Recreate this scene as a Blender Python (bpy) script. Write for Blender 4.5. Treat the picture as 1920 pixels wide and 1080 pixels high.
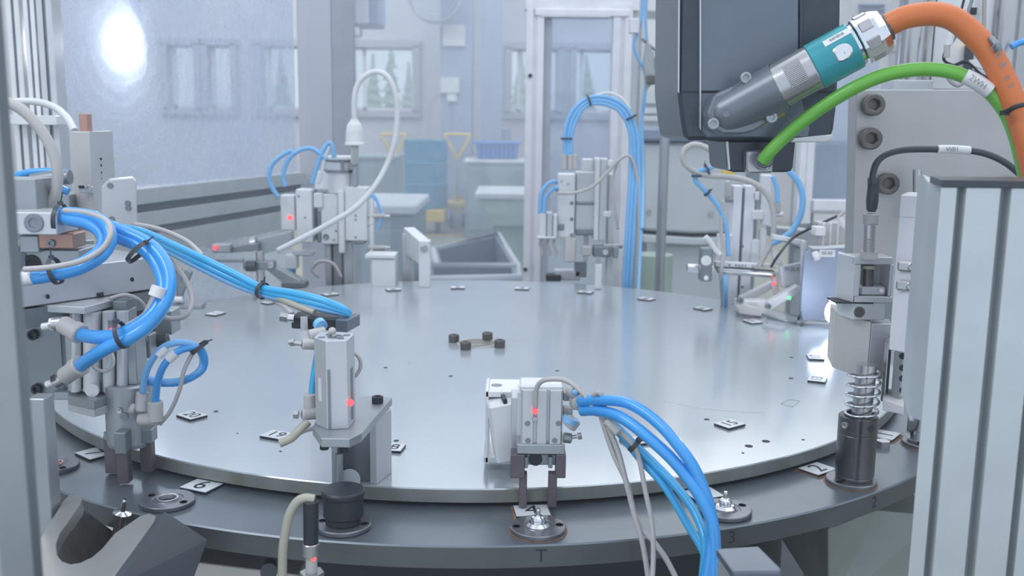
import bpy, bmesh, math, random
from math import sin, cos, pi, radians, sqrt, atan2, hypot
from mathutils import Vector as V, Matrix
random.seed(7)
S = bpy.context.scene
C = S.collection
for o in list(bpy.data.objects): bpy.data.objects.remove(o)

# ---------------------------------------------------------------- camera
F, PITCH, CAMZ, ROLL = 1847.0, 0.16823, 1.3622, -0.01198
cam = bpy.data.cameras.new('camera'); camo = bpy.data.objects.new('camera', cam); C.objects.link(camo)
fw = V((0, cos(PITCH), -sin(PITCH))); up0 = V((0, sin(PITCH), cos(PITCH))); rt0 = V((1, 0, 0))
rt = rt0*cos(ROLL) - up0*sin(ROLL); up = rt0*sin(ROLL) + up0*cos(ROLL)
m = Matrix((rt, up, -fw)).transposed().to_4x4(); m.translation = V((0, 0, CAMZ)); camo.matrix_world = m
cam.sensor_width = 36; cam.lens = F/1920*36; cam.clip_start = .05; cam.clip_end = 200
cam.dof.use_dof = True; cam.dof.focus_distance = 1.02; cam.dof.aperture_fstop = 9.0
S.camera = camo
S.view_settings.view_transform = 'Standard'; S.view_settings.look = 'None'
S.view_settings.exposure = 0.08; S.view_settings.gamma = 1.0; S.view_settings.use_curve_mapping = False
S.cycles.max_bounces = 8; S.cycles.transparent_max_bounces = 12; S.cycles.caustics_reflective = False
S.cycles.sample_clamp_indirect = 3.0; S.cycles.use_denoising = True

# ---------------------------------------------------------------- world and lamps
w = bpy.data.worlds.new('world'); S.world = w; w.use_nodes = True
nt = w.node_tree; nt.nodes['Background'].inputs[0].default_value = (.74, .84, 1.0, 1); nt.nodes['Background'].inputs[1].default_value = 1.08
def area(name, loc, target, sx, sy, power, col):
    l = bpy.data.lights.new(name, 'AREA'); l.shape = 'RECTANGLE'; l.size = sx; l.size_y = sy; l.energy = power; l.color = col
    o = bpy.data.objects.new(name, l); C.objects.link(o); o.location = loc
    o.rotation_euler = (V(target)-V(loc)).to_track_quat('-Z', 'Y').to_euler(); return o
area('hall_ceiling_lamp', (0.6, 2.0, 3.6), (0, 1.6, 1), 4.5, 3.0, 34, (.97, .98, 1))
area('machine_lamp', (-1.2, .2, 2.6), (0, 1.5, 1), 1.0, .5, 9, (.95, .97, 1))
area('hall_strip_lamp', (-1.5, 10.5, 4.8), (-1.5, 10.6, 0), 12, 4.5, 400, (.96, .98, 1))

# ---------------------------------------------------------------- pixel of the photograph -> point in the place
def ray(px, py): return rt*((px-960)/F) + up*((540-py)/F) + fw
def W(px, py, d):
    r = ray(px, py); return V((0, 0, CAMZ)) + r*(d/r.y)
def G(px, py, z=1.0):
    r = ray(px, py); return V((0, 0, CAMZ)) + r*((z-CAMZ)/r.z)

# ---------------------------------------------------------------- materials
M = {}
def mat(name, col, metal=0., rough=.5, var=.06, scale=18., bump=0., emit=None, est=0., spec=.5, coat=0., stain=None, stretch=None):
    mt = bpy.data.materials.new(name); mt.use_nodes = True; n = mt.node_tree; b = n.nodes['Principled BSDF']
    b.inputs['Metallic'].default_value = metal; b.inputs['Roughness'].default_value = rough
    b.inputs['Specular IOR Level'].default_value = spec; b.inputs['Coat Weight'].default_value = coat
    tc = n.nodes.new('ShaderNodeTexCoord'); ns = n.nodes.new('ShaderNodeTexNoise')
    ns.inputs['Scale'].default_value = scale; ns.inputs['Detail'].default_value = 5
    mp = n.nodes.new('ShaderNodeMapping'); n.links.new(tc.outputs['Object'], mp.inputs[0]); n.links.new(mp.outputs[0], ns.inputs['Vector'])
    if stretch: mp.inputs['Scale'].default_value = stretch
    cr = n.nodes.new('ShaderNodeValToRGB'); cr.color_ramp.elements[0].position = .3; cr.color_ramp.elements[1].position = .7
    a = [max(0, c*(1-var)) for c in col]; c2 = [min(1, c*(1+var)) for c in col]
    cr.color_ramp.elements[0].color = (*a, 1); cr.color_ramp.elements[1].color = (*c2, 1)
    n.links.new(ns.outputs['Fac'], cr.inputs['Fac']); out = cr.outputs['Color']
    if stain:
        s2 = n.nodes.new('ShaderNodeTexNoise'); s2.inputs['Scale'].default_value = stain[1]; s2.inputs['Detail'].default_value = 8
        n.links.new(tc.outputs['Object'], s2.inputs['Vector'])
        r2 = n.nodes.new('ShaderNodeValToRGB'); r2.color_ramp.elements[0].position = stain[2]; r2.color_ramp.elements[1].position = min(1, stain[2]+.12)
        n.links.new(s2.outputs['Fac'], r2.inputs['Fac'])
        mx = n.nodes.new('ShaderNodeMix'); mx.data_type = 'RGBA'; n.links.new(r2.outputs['Color'], mx.inputs[0])
        n.links.new(out, mx.inputs[6]); mx.inputs[7].default_value = (*stain[0], 1); out = mx.outputs[2]
    n.links.new(out, b.inputs['Base Color'])
    if bump:
        bp = n.nodes.new('ShaderNodeBump'); bp.inputs['Strength'].default_value = bump; bp.inputs['Distance'].default_value = .002
        n.links.new(ns.outputs['Fac'], bp.inputs['Height']); n.links.new(bp.outputs[0], b.inputs['Normal'])
    if emit: b.inputs['Emission Color'].default_value = (*emit, 1); b.inputs['Emission Strength'].default_value = est
    M[name] = mt; return mt
mat('alu', (.63, .65, .67), .5, .38)
mat('alu_light', (.80, .81, .82), .22, .42)
mat('alu_warm', (.66, .64, .61), .35, .45)
mat('profile', (.58, .62, .63), .45, .36, stain=((.42, .45, .44), 9, .68))
mat('profile_pale', (.86, .86, .90), .12, .4)
mat('cast', (.40, .43, .45), .6, .4)
mat('castdark', (.26, .29, .31), .6, .38)
mat('shieldplate', (.34, .40, .52), .3, .5)
mat('steel', (.50, .50, .50), .85, .25)
mat('chrome', (.75, .76, .78), 1., .12)
mat('plate', (.46, .46, .45), .5, .45, stain=((.38, .38, .37), 4, .62))
mat('disc', (.52, .57, .60), .45, .17, var=.035, scale=5, stain=((.50, .56, .57), 3, .6))
mat('disc_rim', (.30, .32, .29), .5, .45, var=.12, scale=30, stain=((.22, .20, .14), 12, .62))
mat('ring', (.17, .20, .225), .55, .33, var=.12, scale=9, stain=((.24, .25, .26), 6, .6))
mat('ring_rim', (.12, .13, .13), .5, .42, var=.2, scale=14, stain=((.24, .12, .07), 14, .64))
mat('flange', (.20, .21, .23), .7, .32, var=.12)
mat('rust', (.30, .17, .10), .1, .8, var=.3, scale=60)
mat('burnt', (.13, .13, .135), .85, .26, var=.35, scale=10)
mat('blackbolt', (.045, .048, .055), .6, .38)
mat('oldbolt', (.14, .13, .12), .6, .4, var=.2, scale=60)
mat('black', (.022, .026, .032), .0, .45)
mat('blackplastic', (.045, .055, .065), 0, .35)
mat('grey_plastic', (.40, .42, .42), 0, .5)
mat('fitting', (.52, .51, .49), 0, .38)
mat('finger', (.14, .12, .13), .35, .5, var=.15)
mat('blue', (.05, .36, .84), 0, .22, var=.05, spec=.6, coat=.3)
mat('blue_cyan', (.04, .42, .78), 0, .25, var=.05, spec=.6, coat=.3)
mat('blue_pale', (.22, .52, .86), 0, .3, var=.05)
mat('greyhose', (.50, .48, .47), 0, .42)
mat('whitehose', (.74, .75, .76), 0, .35)
mat('beigehose', (.46, .44, .36), 0, .4)
mat('orange', (.72, .20, .055), 0, .4, var=.05)
mat('green', (.16, .50, .06), 0, .33, var=.05, coat=.2)
mat('teal', (.04, .33, .38), .1, .28, var=.04)
mat('motor', (.055, .068, .085), .35, .3, var=.08, scale=60)
mat('motor_edge', (.16, .19, .23), .4, .3)
mat('elbow', (.20, .22, .25), .4, .32)
mat('forksteel', (.40, .40, .38), .55, .3, var=.1)
mat('gunmetal', (.14, .16, .18), .75, .3)
mat('white', (.80, .80, .80), 0, .5)
mat('numtile', (.72, .75, .78), 0, .4)
mat('ink', (.012, .013, .02), 0, .5, var=0)
mat('copper', (.50, .30, .24), .4, .4)
mat('brass', (.50, .42, .16), .8, .3)
mat('hazard', (.55, .38, .04), 0, .5)
mat('redlight', (1, .05, .05), 0, .4, emit=(1, .05, .06), est=2.5)
mat('greenlight', (.1, 1, .2), 0, .4, emit=(.1, 1, .25), est=2.0)
mat('amberlight', (1, .6, .05), 0, .4, emit=(1, .5, .02), est=2.5)
mat('arc', (1, 1, 1), 0, .4, emit=(.80, .86, 1), est=22)
mat('lampglow', (1, 1, 1), 0, .4, emit=(.9, .95, 1), est=30)
mat('hallwall', (.60, .62, .68), 0, .8, scale=2)
mat('hallcolumn', (.30, .36, .48), 0, .7, scale=2)
mat('winframe', (.44, .47, .53), 0, .6)
mat('floor', (.30, .32, .27), 0, .45, var=.12, scale=2, stain=((.46, .42, .18), 1.3, .60))
mat('hallgreen', (.24, .32, .34), 0, .6)
mat('drumblue', (.05, .28, .46), .1, .5)
mat('tubblue', (.03, .20, .62), 0, .4)
mat('yellow', (.78, .58, .10), 0, .5)
mat('bin', (.17, .23, .29), .2, .5)
mat('palegreen', (.38, .50, .42), 0, .6)
mat('machinewhite', (.66, .70, .72), 0, .45, scale=4)
mat('concrete', (.30, .33, .30), .1, .6, var=.2, scale=7)
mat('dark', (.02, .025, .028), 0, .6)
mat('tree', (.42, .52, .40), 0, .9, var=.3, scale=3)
def pane_mat(name, tint, haze, scale=6, swirl=None, refl=.04):
    mt = bpy.data.materials.new(name); mt.use_nodes = True; n = mt.node_tree; n.nodes.clear(); L = n.links.new
    out = n.nodes.new('ShaderNodeOutputMaterial'); tr = n.nodes.new('ShaderNodeBsdfTransparent'); tr.inputs[0].default_value = (*tint, 1)
    df = n.nodes.new('ShaderNodeBsdfTranslucent'); df.inputs[0].default_value = (.82, .88, 1, 1)
    d2 = n.nodes.new('ShaderNodeBsdfDiffuse'); d2.inputs[0].default_value = (.80, .86, 1, 1)
    gl = n.nodes.new('ShaderNodeBsdfGlossy'); gl.inputs['Roughness'].default_value = .03
    m0 = n.nodes.new('ShaderNodeMixShader'); m0.inputs[0].default_value = .5; L(df.outputs[0], m0.inputs[1]); L(d2.outputs[0], m0.inputs[2])
    tc = n.nodes.new('ShaderNodeTexCoord'); ns = n.nodes.new('ShaderNodeTexNoise'); ns.inputs['Scale'].default_value = scale; ns.inputs['Detail'].default_value = 7
    L(tc.outputs['Object'], ns.inputs['Vector'])
    mr = n.nodes.new('ShaderNodeMapRange'); mr.inputs['From Min'].default_value = .35; mr.inputs['From Max'].default_value = .75
    mr.inputs['To Min'].default_value = haze*.6; mr.inputs['To Max'].default_value = min(.9, haze*1.7); L(ns.outputs['Fac'], mr.inputs['Value'])
    fac = mr.outputs[0]
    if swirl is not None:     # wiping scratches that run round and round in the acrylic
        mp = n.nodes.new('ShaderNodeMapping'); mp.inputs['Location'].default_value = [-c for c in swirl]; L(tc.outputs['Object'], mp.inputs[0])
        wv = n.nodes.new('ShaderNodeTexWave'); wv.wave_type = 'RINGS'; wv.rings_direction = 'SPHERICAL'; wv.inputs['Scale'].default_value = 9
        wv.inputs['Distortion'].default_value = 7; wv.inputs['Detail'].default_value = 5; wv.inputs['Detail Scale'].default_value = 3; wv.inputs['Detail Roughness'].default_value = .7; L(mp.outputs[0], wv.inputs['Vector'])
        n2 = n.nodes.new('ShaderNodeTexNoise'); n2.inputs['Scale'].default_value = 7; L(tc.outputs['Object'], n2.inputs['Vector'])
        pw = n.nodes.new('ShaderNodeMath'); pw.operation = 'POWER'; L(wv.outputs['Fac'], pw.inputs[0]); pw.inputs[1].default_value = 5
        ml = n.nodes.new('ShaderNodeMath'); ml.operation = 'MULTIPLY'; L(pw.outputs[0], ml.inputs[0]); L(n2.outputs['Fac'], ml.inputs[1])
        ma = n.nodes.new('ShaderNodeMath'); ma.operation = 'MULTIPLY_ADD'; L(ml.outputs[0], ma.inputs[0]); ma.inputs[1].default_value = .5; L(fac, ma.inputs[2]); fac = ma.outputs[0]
    m1 = n.nodes.new('ShaderNodeMixShader'); L(fac, m1.inputs[0]); L(tr.outputs[0], m1.inputs[1]); L(m0.outputs[0], m1.inputs[2])
    m2 = n.nodes.new('ShaderNodeMixShader'); m2.inputs[0].default_value = refl; L(m1.outputs[0], m2.inputs[1]); L(gl.outputs[0], m2.inputs[2])
    L(m2.outputs[0], out.inputs['Surface']); M[name] = mt; return mt

# ---------------------------------------------------------------- mesh builder
class MB:
    def __init__(s): s.b = bmesh.new()
    def _v(s, pts): return [s.b.verts.new(p) for p in pts]
    def prism(s, poly, vec, bev=0., seg=2):
        n = len(poly); vec = V(vec); a = s._v(poly); b = s._v([V(p)+vec for p in poly]); fs = []
        fs.append(s.b.faces.new(a)); fs.append(s.b.faces.new(b[::-1]))
        for i in range(n): fs.append(s.b.faces.new((a[i], b[i], b[(i+1) % n], a[(i+1) % n])))
        bmesh.ops.recalc_face_normals(s.b, faces=fs)
        if bev:
            es = list({e for f in fs for e in f.edges})
            bmesh.ops.bevel(s.b, geom=es, offset=bev, segments=seg, profile=.7, affect='EDGES', clamp_overlap=True)
        return s
    def box(s, c, sz, yaw=0., bev=0., rot=None, seg=1):
        R = rot if rot is not None else Matrix.Rotation(yaw, 3, 'Z')
        h = [x/2 for x in sz]
        poly = [V(c)+R @ V((x*h[0], y*h[1], -h[2])) for x, y in ((-1, -1), (1, -1), (1, 1), (-1, 1))]
        return s.prism(poly, R @ V((0, 0, sz[2])), bev, seg)
    def bx(s, x0, y0, x1, y1, d, t, bev=.0008):
        xm, ym = (x0+x1)/2, (y0+y1)/2
        X0, X1 = W(x0, ym, d).x, W(x1, ym, d).x; Z1, Z0 = W(xm, y0, d).z, W(xm, y1, d).z
        return s.box(((X0+X1)/2, d+t/2, (Z0+Z1)/2), (X1-X0, t, Z1-Z0), 0, bev)
    def yb(s, px, y0, y1, d, yaw, wr, wl, bev=.0008):
        ym = (y0+y1)/2; p = W(px, ym, d); z1, z0 = W(px, y0, d).z, W(px, y1, d).z
        a = V((cos(yaw), sin(yaw), 0))*wr; b = V((-sin(yaw), cos(yaw), 0))*wl
        q = V((p.x, p.y, z0)); return s.prism([q, q+a, q+a+b, q+b], (0, 0, z1-z0), bev, 1)
    def poly(s, pts, d, t, bev=.0008, vec=None):
        return s.prism([W(x, y, d) for x, y in pts], vec if vec is not None else (0, t, 0), bev, 1)
    def hpoly(s, pts, z, t, bev=.0008):
        return s.prism([G(x, y, z) for x, y in pts], (0, 0, -t), bev, 1)
    def _rings(s, rings, cap0=True, cap1=True, smooth=True, closed=False):
        vs = [s._v(r) for r in rings]; n = len(rings[0]); fs = []
        for k in range(len(vs)-(0 if closed else 1)):
            a, b = vs[k], vs[(k+1) % len(vs)]
            for i in range(n):
                f = s.b.faces.new((a[i], a[(i+1) % n], b[(i+1) % n], b[i])); f.smooth = smooth; fs.append(f)
        if not closed:
            if cap0: fs.append(s.b.faces.new(vs[0][::-1]))
            if cap1: fs.append(s.b.faces.new(vs[-1]))
        bmesh.ops.recalc_face_normals(s.b, faces=fs)
        return s
    def lathe(s, prof, o=(0, 0, 0), axis=(0, 0, 1), n=32, hexes=(), smooth=True, cap=False):
        ax = V(axis).normalized(); u = ax.orthogonal().normalized(); v = ax.cross(u); R = []
        if abs(ax.z) > .99: u = V((1, 0, 0)); v = ax.cross(u)
        for k, (r, z) in enumerate(prof):
            ring = []
            for i in range(n):
                t = 2*pi*i/n; rr = max(r, 1e-5)
                if k in hexes: rr = rr*cos(pi/6)/cos((t % (pi/3))-pi/6)
                ring.append(V(o)+ax*z+(u*cos(t)+v*sin(t))*rr)
            R.append(ring)
        # one band per profile step so that edges stay crisp
        for k in range(len(R)-1): s._rings([R[k], R[k+1]], False, False, smooth)
        if cap and prof[0][0] > 1e-4:
            s.b.faces.new(s._v(R[0]))
        if cap and prof[-1][0] > 1e-4:
            s.b.faces.new(s._v(R[-1]))
        return s
    def cyl(s, p0, p1, r0, r1=None, n=24, ch=0.):
        p0, p1 = V(p0), V(p1); L = (p1-p0).length; r1 = r0 if r1 is None else r1
        pr = [(r0, 0), (r1, L)] if not ch else [(r0-ch, 0), (r0, ch), (r1, L-ch), (r1-ch, L)]
        return s.lathe(pr, p0, p1-p0, n, cap=True)
    def nut(s, p0, p1, r):
        p0, p1 = V(p0), V(p1); return s.lathe([(r, 0), (r, (p1-p0).length)], p0, p1-p0, 24, hexes=(0, 1), smooth=False, cap=True)
    def bolt(s, o, axis, r, h, socket=True):
        if socket: return s.lathe([(r*.96, 0), (r, h*.06), (r, h*.88), (r*.9, h), (r*.62, h), (r*.56, h*.93), (r*.54, h*.4), (0, h*.4)], o, axis, 24, hexes=(5, 6))
        return s.lathe([(r, 0), (r, h*.85), (r*.86, h), (0, h)], o, axis, 24, hexes=(0, 1, 2), smooth=False)
    def tube(s, pts, r, n=12, sub=8, closed=False, rs=None):
        pts = [V(p) for p in pts]; P = []
        if sub and len(pts) > 2:
            N = len(pts)
            for i in range(N-1 if not closed else N):
                g = lambda k: pts[k % N] if closed else pts[min(max(k, 0), N-1)]
                p0, p1, p2, p3 = g(i-1), g(i), g(i+1), g(i+2)
                for j in range(sub):
                    t = j/sub; P.append(.5*((2*p1)+(p2-p0)*t+(2*p0-5*p1+4*p2-p3)*t*t+(3*p1-p0-3*p2+p3)*t**3))
            if not closed: P.append(pts[-1])
        else: P = pts
        T = []; L = len(P)
        for i in range(L):
            a = P[(i-1) % L] if closed else P[max(i-1, 0)]; b = P[(i+1) % L] if closed else P[min(i+1, L-1)]
            t = (b-a); T.append(t.normalized() if t.length > 1e-9 else V((0, 0, 1)))
        u = T[0].orthogonal().normalized(); rings = []
        for i in range(L):
            u = (u-T[i]*u.dot(T[i])); u = u.normalized() if u.length > 1e-6 else T[i].orthogonal().normalized()
            v = T[i].cross(u); rr = r if rs is None else rs[0]+(rs[1]-rs[0])*i/(L-1)
            rings.append([P[i]+(u*cos(2*pi*k/n)+v*sin(2*pi*k/n))*rr for k in range(n)])
        return s._rings(rings, closed=closed)
    def ptube(s, pts, r, **k): return s.tube([W(*p) for p in pts], r, **k)
    def sphere(s, c, r, sx=1, sy=1, sz=1):
        ret = bmesh.ops.create_uvsphere(s.b, u_segments=20, v_segments=12, radius=r)
        for v in ret['verts']: v.co = V(c)+V((v.co.x*sx, v.co.y*sy, v.co.z*sz))
        for f in {f for v in ret['verts'] for f in v.link_faces}: f.smooth = True
        return s
    def build(s, name, m, parent=None, label=None):
        me = bpy.data.meshes.new(name)
        if parent is not None:
            off = V((0, 0, 0)); q = parent
            while q is not None: off += V(q.location); q = q.parent
            for v in s.b.verts: v.co -= off
        s.b.to_mesh(me); s.b.free(); me.materials.append(M[m])
        o = bpy.data.objects.new(name, me); C.objects.link(o)
        if parent is not None: o.parent = parent
        if label: o['label'] = label
        return o
def root(name, loc, label, cat, group=None):
    o = bpy.data.objects.new(name, None); C.objects.link(o); o.location = loc; o.empty_display_size = .02
    return tag(o, label, cat, group)
def tag(o, label, cat, group=None, kind=None):
    o['label'] = label; o['category'] = cat
    if group: o['group'] = group
    if kind: o['kind'] = kind
    return o
def struct(o, label, cat='structure'):
    o['kind'] = 'structure'; o['label'] = label; o['category'] = cat; return o
def text(s, size, mt, parent, mw, name='lettering', ext=.00015):
    cu = bpy.data.curves.new(name, 'FONT'); cu.body = s; cu.size = size; cu.extrude = ext; cu.align_x = 'CENTER'; cu.align_y = 'CENTER'
    cu.materials.append(M[mt]); o = bpy.data.objects.new(name, cu); C.objects.link(o)
    off = V((0, 0, 0)); q = parent
    while q is not None: off += V(q.location); q = q.parent
    dg = bpy.context.evaluated_depsgraph_get(); dg.update(); me = bpy.data.meshes.new_from_object(o.evaluated_get(dg)); bpy.data.objects.remove(o); bpy.data.curves.remove(cu)
    me.name = name; o = bpy.data.objects.new(name, me); C.objects.link(o)
    o.parent = parent; m2 = mw.copy(); m2.translation = m2.translation-off; o.matrix_local = m2; return o
def face_mw(p, right, upv):
    r = V(right).normalized(); n = r.cross(V(upv)).normalized(); u = n.cross(r)
    m = Matrix((r, u, n)).transposed().to_4x4(); m.translation = V(p); return m
def tie(parent, pts, r, axis=None, name='cable_tie', tail=True, mt='blackplastic', w=.0022):
    """a cable tie round a bundle: pts = (centre, direction of the bundle)"""
    c, d = V(pts[0]), V(pts[1]).normalized(); mb = MB()
    mb.lathe([(r, -w), (r+.0009, -w), (r+.0009, w), (r, w)], c, d, 20)
    if tail:
        u = V((0, 0, 1)); u = (u-d*u.dot(d)).normalized()*(r+.001)
        mb.box(c+u, (.004, .004, .004)); mb.cyl(c+u, c+u*1.7+d*.002, .0008, n=6)
    return mb.build(name, mt, parent)
# ================================================================ THE SETTING (hall and guard)
DC = V((-.0557, 1.5838, 1.0)); RD, RRING, RT, RF = .650, .7414, .5388, .7088; ZR = .9806
struct(MB().box((0, 7, -.05), (16, 18, .1)).build('floor', 'floor'), 'grey green factory floor with worn yellow patches', 'floor')
# back wall of the hall with window openings
D = 14.0
def WX(px, d=D): return W(px, 226, d).x
def WZ(py, d=D, px=730): return W(px, py, d).z
wins = [(318, 372, 88, 192), (392, 440, 88, 192), (492, 566, 86, 210), (662, 778, 84, 208), (956, 1046, 80, 208), (1076, 1150, 74, 212), (1536, 1660, 40, 200)]
mb = MB(); z1 = WZ(210); z0 = WZ(86); xs = [-8.5]
for a, b, _, _ in wins: xs += [WX(a), WX(b)]
xs.append(8.5)
mb.box((0, D+.15, z1/2), (17, .3, z1)); mb.box((0, D+.15, (z0+6)/2), (17, .3, 6-z0))
for i in range(0, len(xs), 2): mb.box(((xs[i]+xs[i+1])/2, D+.15, (z0+z1)/2), (xs[i+1]-xs[i], .3, z0-z1))
struct(mb.build('wall_back', 'hallwall'), 'pale grey back wall of the hall pierced by windows', 'wall')
struct(MB().box((-8.35, 7, 3), (.3, 18, 6)).build('wall_left', 'hallwall'), 'pale grey side wall of the hall', 'wall')
struct(MB().box((8.35, 7, 3), (.3, 18, 6)).build('wall_right', 'hallwall'), 'pale grey side wall on the other flank of the hall', 'wall')
pane_mat('clearpane', (.97, 1, .98), .03, 2, refl=.03)
for i, (a, b, _, _) in enumerate(wins):
    X0, X1 = WX(a), WX(b); zc = (z0+z1)/2; hh = z0-z1
    r = bpy.data.objects.new('window_%d' % (i+1), None); C.objects.link(r); r.location = ((X0+X1)/2, D, zc)
    where = ['first from the far end behind the scratched acrylic', 'second behind the scratched acrylic', 'by the corner pillar', 'above the blue drum', 'beside the door frame, partly hidden', 'seen through the door glass', 'behind the servo motor'][i]
    struct(r, 'bright hall window with grey frame, '+where, 'window')
    mb = MB(); t = .09
    for (cx, cz, sx, sz) in ((0, hh/2+t/2-.02, X1-X0+2*t, t), (0, -hh/2-t/2+.02, X1-X0+2*t, t), (-(X1-X0)/2-t/2+.02, 0, t, hh), ((X1-X0)/2+t/2-.02, 0, t, hh)):
        mb.box(((X0+X1)/2+cx, D-.02, zc+cz), (sx, .1, sz))
    mb.build('window_frame', 'winframe', r)
    mb = MB(); q = .05; xa = X0+(X1-X0)*.18
    mb.box((xa, D+.1, zc), (q, .05, hh))
    mb.box(((X0+X1)/2, D+.1, z1+.03), (X1-X0, .05, .05)); mb.box(((X0+X1)/2, D+.1, z0-.03), (X1-X0, .05, .05)); mb.box((X1-.02, D+.1, zc), (.05, .05, hh))
    mb.build('sash', 'white', r)
    MB().box(((X0+X1)/2, D+.12, zc), (X1-X0, .01, hh)).build('pane', 'clearpane', r)
# trees outside, pale and far
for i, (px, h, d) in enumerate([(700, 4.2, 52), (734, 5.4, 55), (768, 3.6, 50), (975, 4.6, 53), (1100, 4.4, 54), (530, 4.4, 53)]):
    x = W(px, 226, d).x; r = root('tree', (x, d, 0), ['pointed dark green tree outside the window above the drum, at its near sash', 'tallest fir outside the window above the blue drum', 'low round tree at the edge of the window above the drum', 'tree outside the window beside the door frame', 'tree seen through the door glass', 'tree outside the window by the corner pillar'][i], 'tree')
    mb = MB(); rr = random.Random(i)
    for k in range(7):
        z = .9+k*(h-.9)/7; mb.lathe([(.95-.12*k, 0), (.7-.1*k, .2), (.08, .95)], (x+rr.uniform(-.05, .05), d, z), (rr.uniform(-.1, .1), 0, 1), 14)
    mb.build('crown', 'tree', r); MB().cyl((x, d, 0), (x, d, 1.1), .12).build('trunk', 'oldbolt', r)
# hall columns and things along the wall
def thing_box(name, rect, d, t, m, label, cat, bev=.01, zfloor=False):
    mb = MB(); x0, y0, x1, y1 = rect
    r = root(name, (W((x0+x1)/2, y1, d).x, d, 0 if zfloor else W((x0+x1)/2, y1, d).z), label, cat)
    return r, mb
for i, (a, b) in enumerate([(826, 886), (902, 940)]):
    x0, x1 = WX(a, 13), WX(b, 13)
    struct(MB().box(((x0+x1)/2, 13.1, 3), (x1-x0, .25, 6)).build('trim_%d' % (i+1), 'hallcolumn'), ['wide blue grey steel column with paper notices', 'narrow blue grey steel column against the hall wall'][i], 'column')
for i, (x0, y0, x1, y1) in enumerate([(826, 145, 861, 174), (830, 46, 872, 86), (838, 176, 856, 190)]):
    tag(MB().bx(x0, y0, x1, y1, 12.93, .03, 0).build('paper_notice', 'machinewhite'), ['white paper notice on the blue grey column, largest and lowest but one', 'pale square notice high on the blue grey column', 'small pale card under the white notice on the column'][i], 'notice')
r = root('wall_heater', W(685, 48, 9), 'blue grey box hanging high above the window on two hooks', 'heater')
MB().bx(660, -40, 712, 48, 9, .4, .02).build('housing', 'hallcolumn', r); MB().bx(666, -40, 690, 44, 8.94, .06, .01).build('front_panel', 'hallwall', r)
mb = MB(); mb.ptube([(664, 48, 9.1), (664, 64, 9.1), (676, 68, 9.1), (676, 48, 9.1)], .012, n=6); mb.build('hook', 'winframe', r)
r = root('wall_fan', W(810, -10, 12.5), 'round grey fan housing cut off by the top of the picture', 'fan')
mb = MB(); c = W(812, -14, 12.5); mb.lathe([(.32, 0), (.34, .01), (.34, .3), (.32, .32)], c+V((0, .1, 0)), (0, 1, 0), 32); mb.build('shroud', 'winframe', r)
mb = MB()
for k in range(5): mb.lathe([(.05+.055*k, 0), (.06+.055*k, 0), (.06+.055*k, .01), (.05+.055*k, .01)], c+V((0, .07, 0)), (0, 1, 0), 28)
mb.build('grille', 'hallcolumn', r)

# blue drum on its yellow trolley
d = 12.; z = lambda y: W(800, y, d).z; xc = W(798, 300, d).x; R_ = (W(841, 300, d).x-W(757, 300, d).x)/2
r = root('oil_drum', (xc, d, z(388)), 'blue steel drum with two rolling hoops on a yellow trolley', 'drum')
zb, zt = z(388), z(262); H_ = zt-zb
MB().lathe([(R_*.97, 0), (R_, .02), (R_, .01), (R_*.97, .03), (R_*.97, H_*.33), (R_, H_*.345), (R_*.97, H_*.36), (R_*.97, H_*.64), (R_, H_*.655), (R_*.97, H_*.67), (R_*.97, H_-.03), (R_, H_-.01), (R_*.95, H_), (R_*.95, H_-.03), (0, H_-.03)], (xc, d, zb), n=40).build('barrel', 'drumblue', r)
MB().cyl((xc+.15, d-.1, zb+H_-.03), (xc+.15, d-.1, zb+H_), .035).build('bung', 'machinewhite', r)
r = root('drum_trolley', (xc, d, 0), 'yellow drum trolley carrying the blue drum', 'trolley')
mb = MB(); mb.box((xc+.02, d-.02, zb-.085), (R_*2*.86, R_*2*.9, .15), bev=.015); mb.build('deck', 'yellow', r)
for sx in (-1, 1):
    for sy in (-1, 1): MB().cyl((xc+sx*.15-.02, d+sy*.15, zb-.2), (xc+sx*.15+.02, d+sy*.15, zb-.2), max(.03, abs(zb-.2)*1.0), n=20).build('wheel', 'dark', r)
# yellow-handled pallet truck
def pallet_truck(px, d, label, s=1.):
    x = W(px, 300, d).x; r = root('pallet_truck', (x, d, 0), label, 'pallet truck'); zt = W(px, 252, d).z; zm = W(px, 298, d).z; hw = .15*s
    mb = MB(); mb.tube([(x, d, zm), (x-hw*.9, d, zt-.06), (x-hw, d, zt-.01), (x-hw*.8, d, zt), (x+hw*.8, d, zt), (x+hw, d, zt-.01), (x+hw*.9, d, zt-.06), (x, d, zm)], .017, n=8, sub=5); mb.build('handle', 'yellow', r)
    mb = MB(); mb.cyl((x, d, zm+.02), (x, d+.05, .35), .028); mb.build('tiller', 'palegreen', r)
    mb = MB(); mb.cyl((x, d+.05, .2), (x, d+.05, .42), .06); mb.box((x, d+.1, .3), (.3, .25, .1), bev=.02); mb.build('pump', 'yellow', r)
    mb = MB(); mb.box((x-.13, d+.38, .1), (.12, .45, .06), bev=.02); mb.box((x+.13, d+.38, .1), (.12, .45, .06), bev=.02); mb.build('fork', 'hallcolumn', r)
    for sx in (-1, 1): MB().cyl((x+sx*.06, d+.1, .09), (x+sx*.1, d+.1, .09), .09, n=20).build('wheel', 'dark', r)
pallet_truck(858, 12.45, 'hand pallet truck with yellow loop handle right beside the blue drum')
pallet_truck(738, 12.7, 'hand pallet truck whose yellow handle shows left behind the blue drum')
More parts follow.
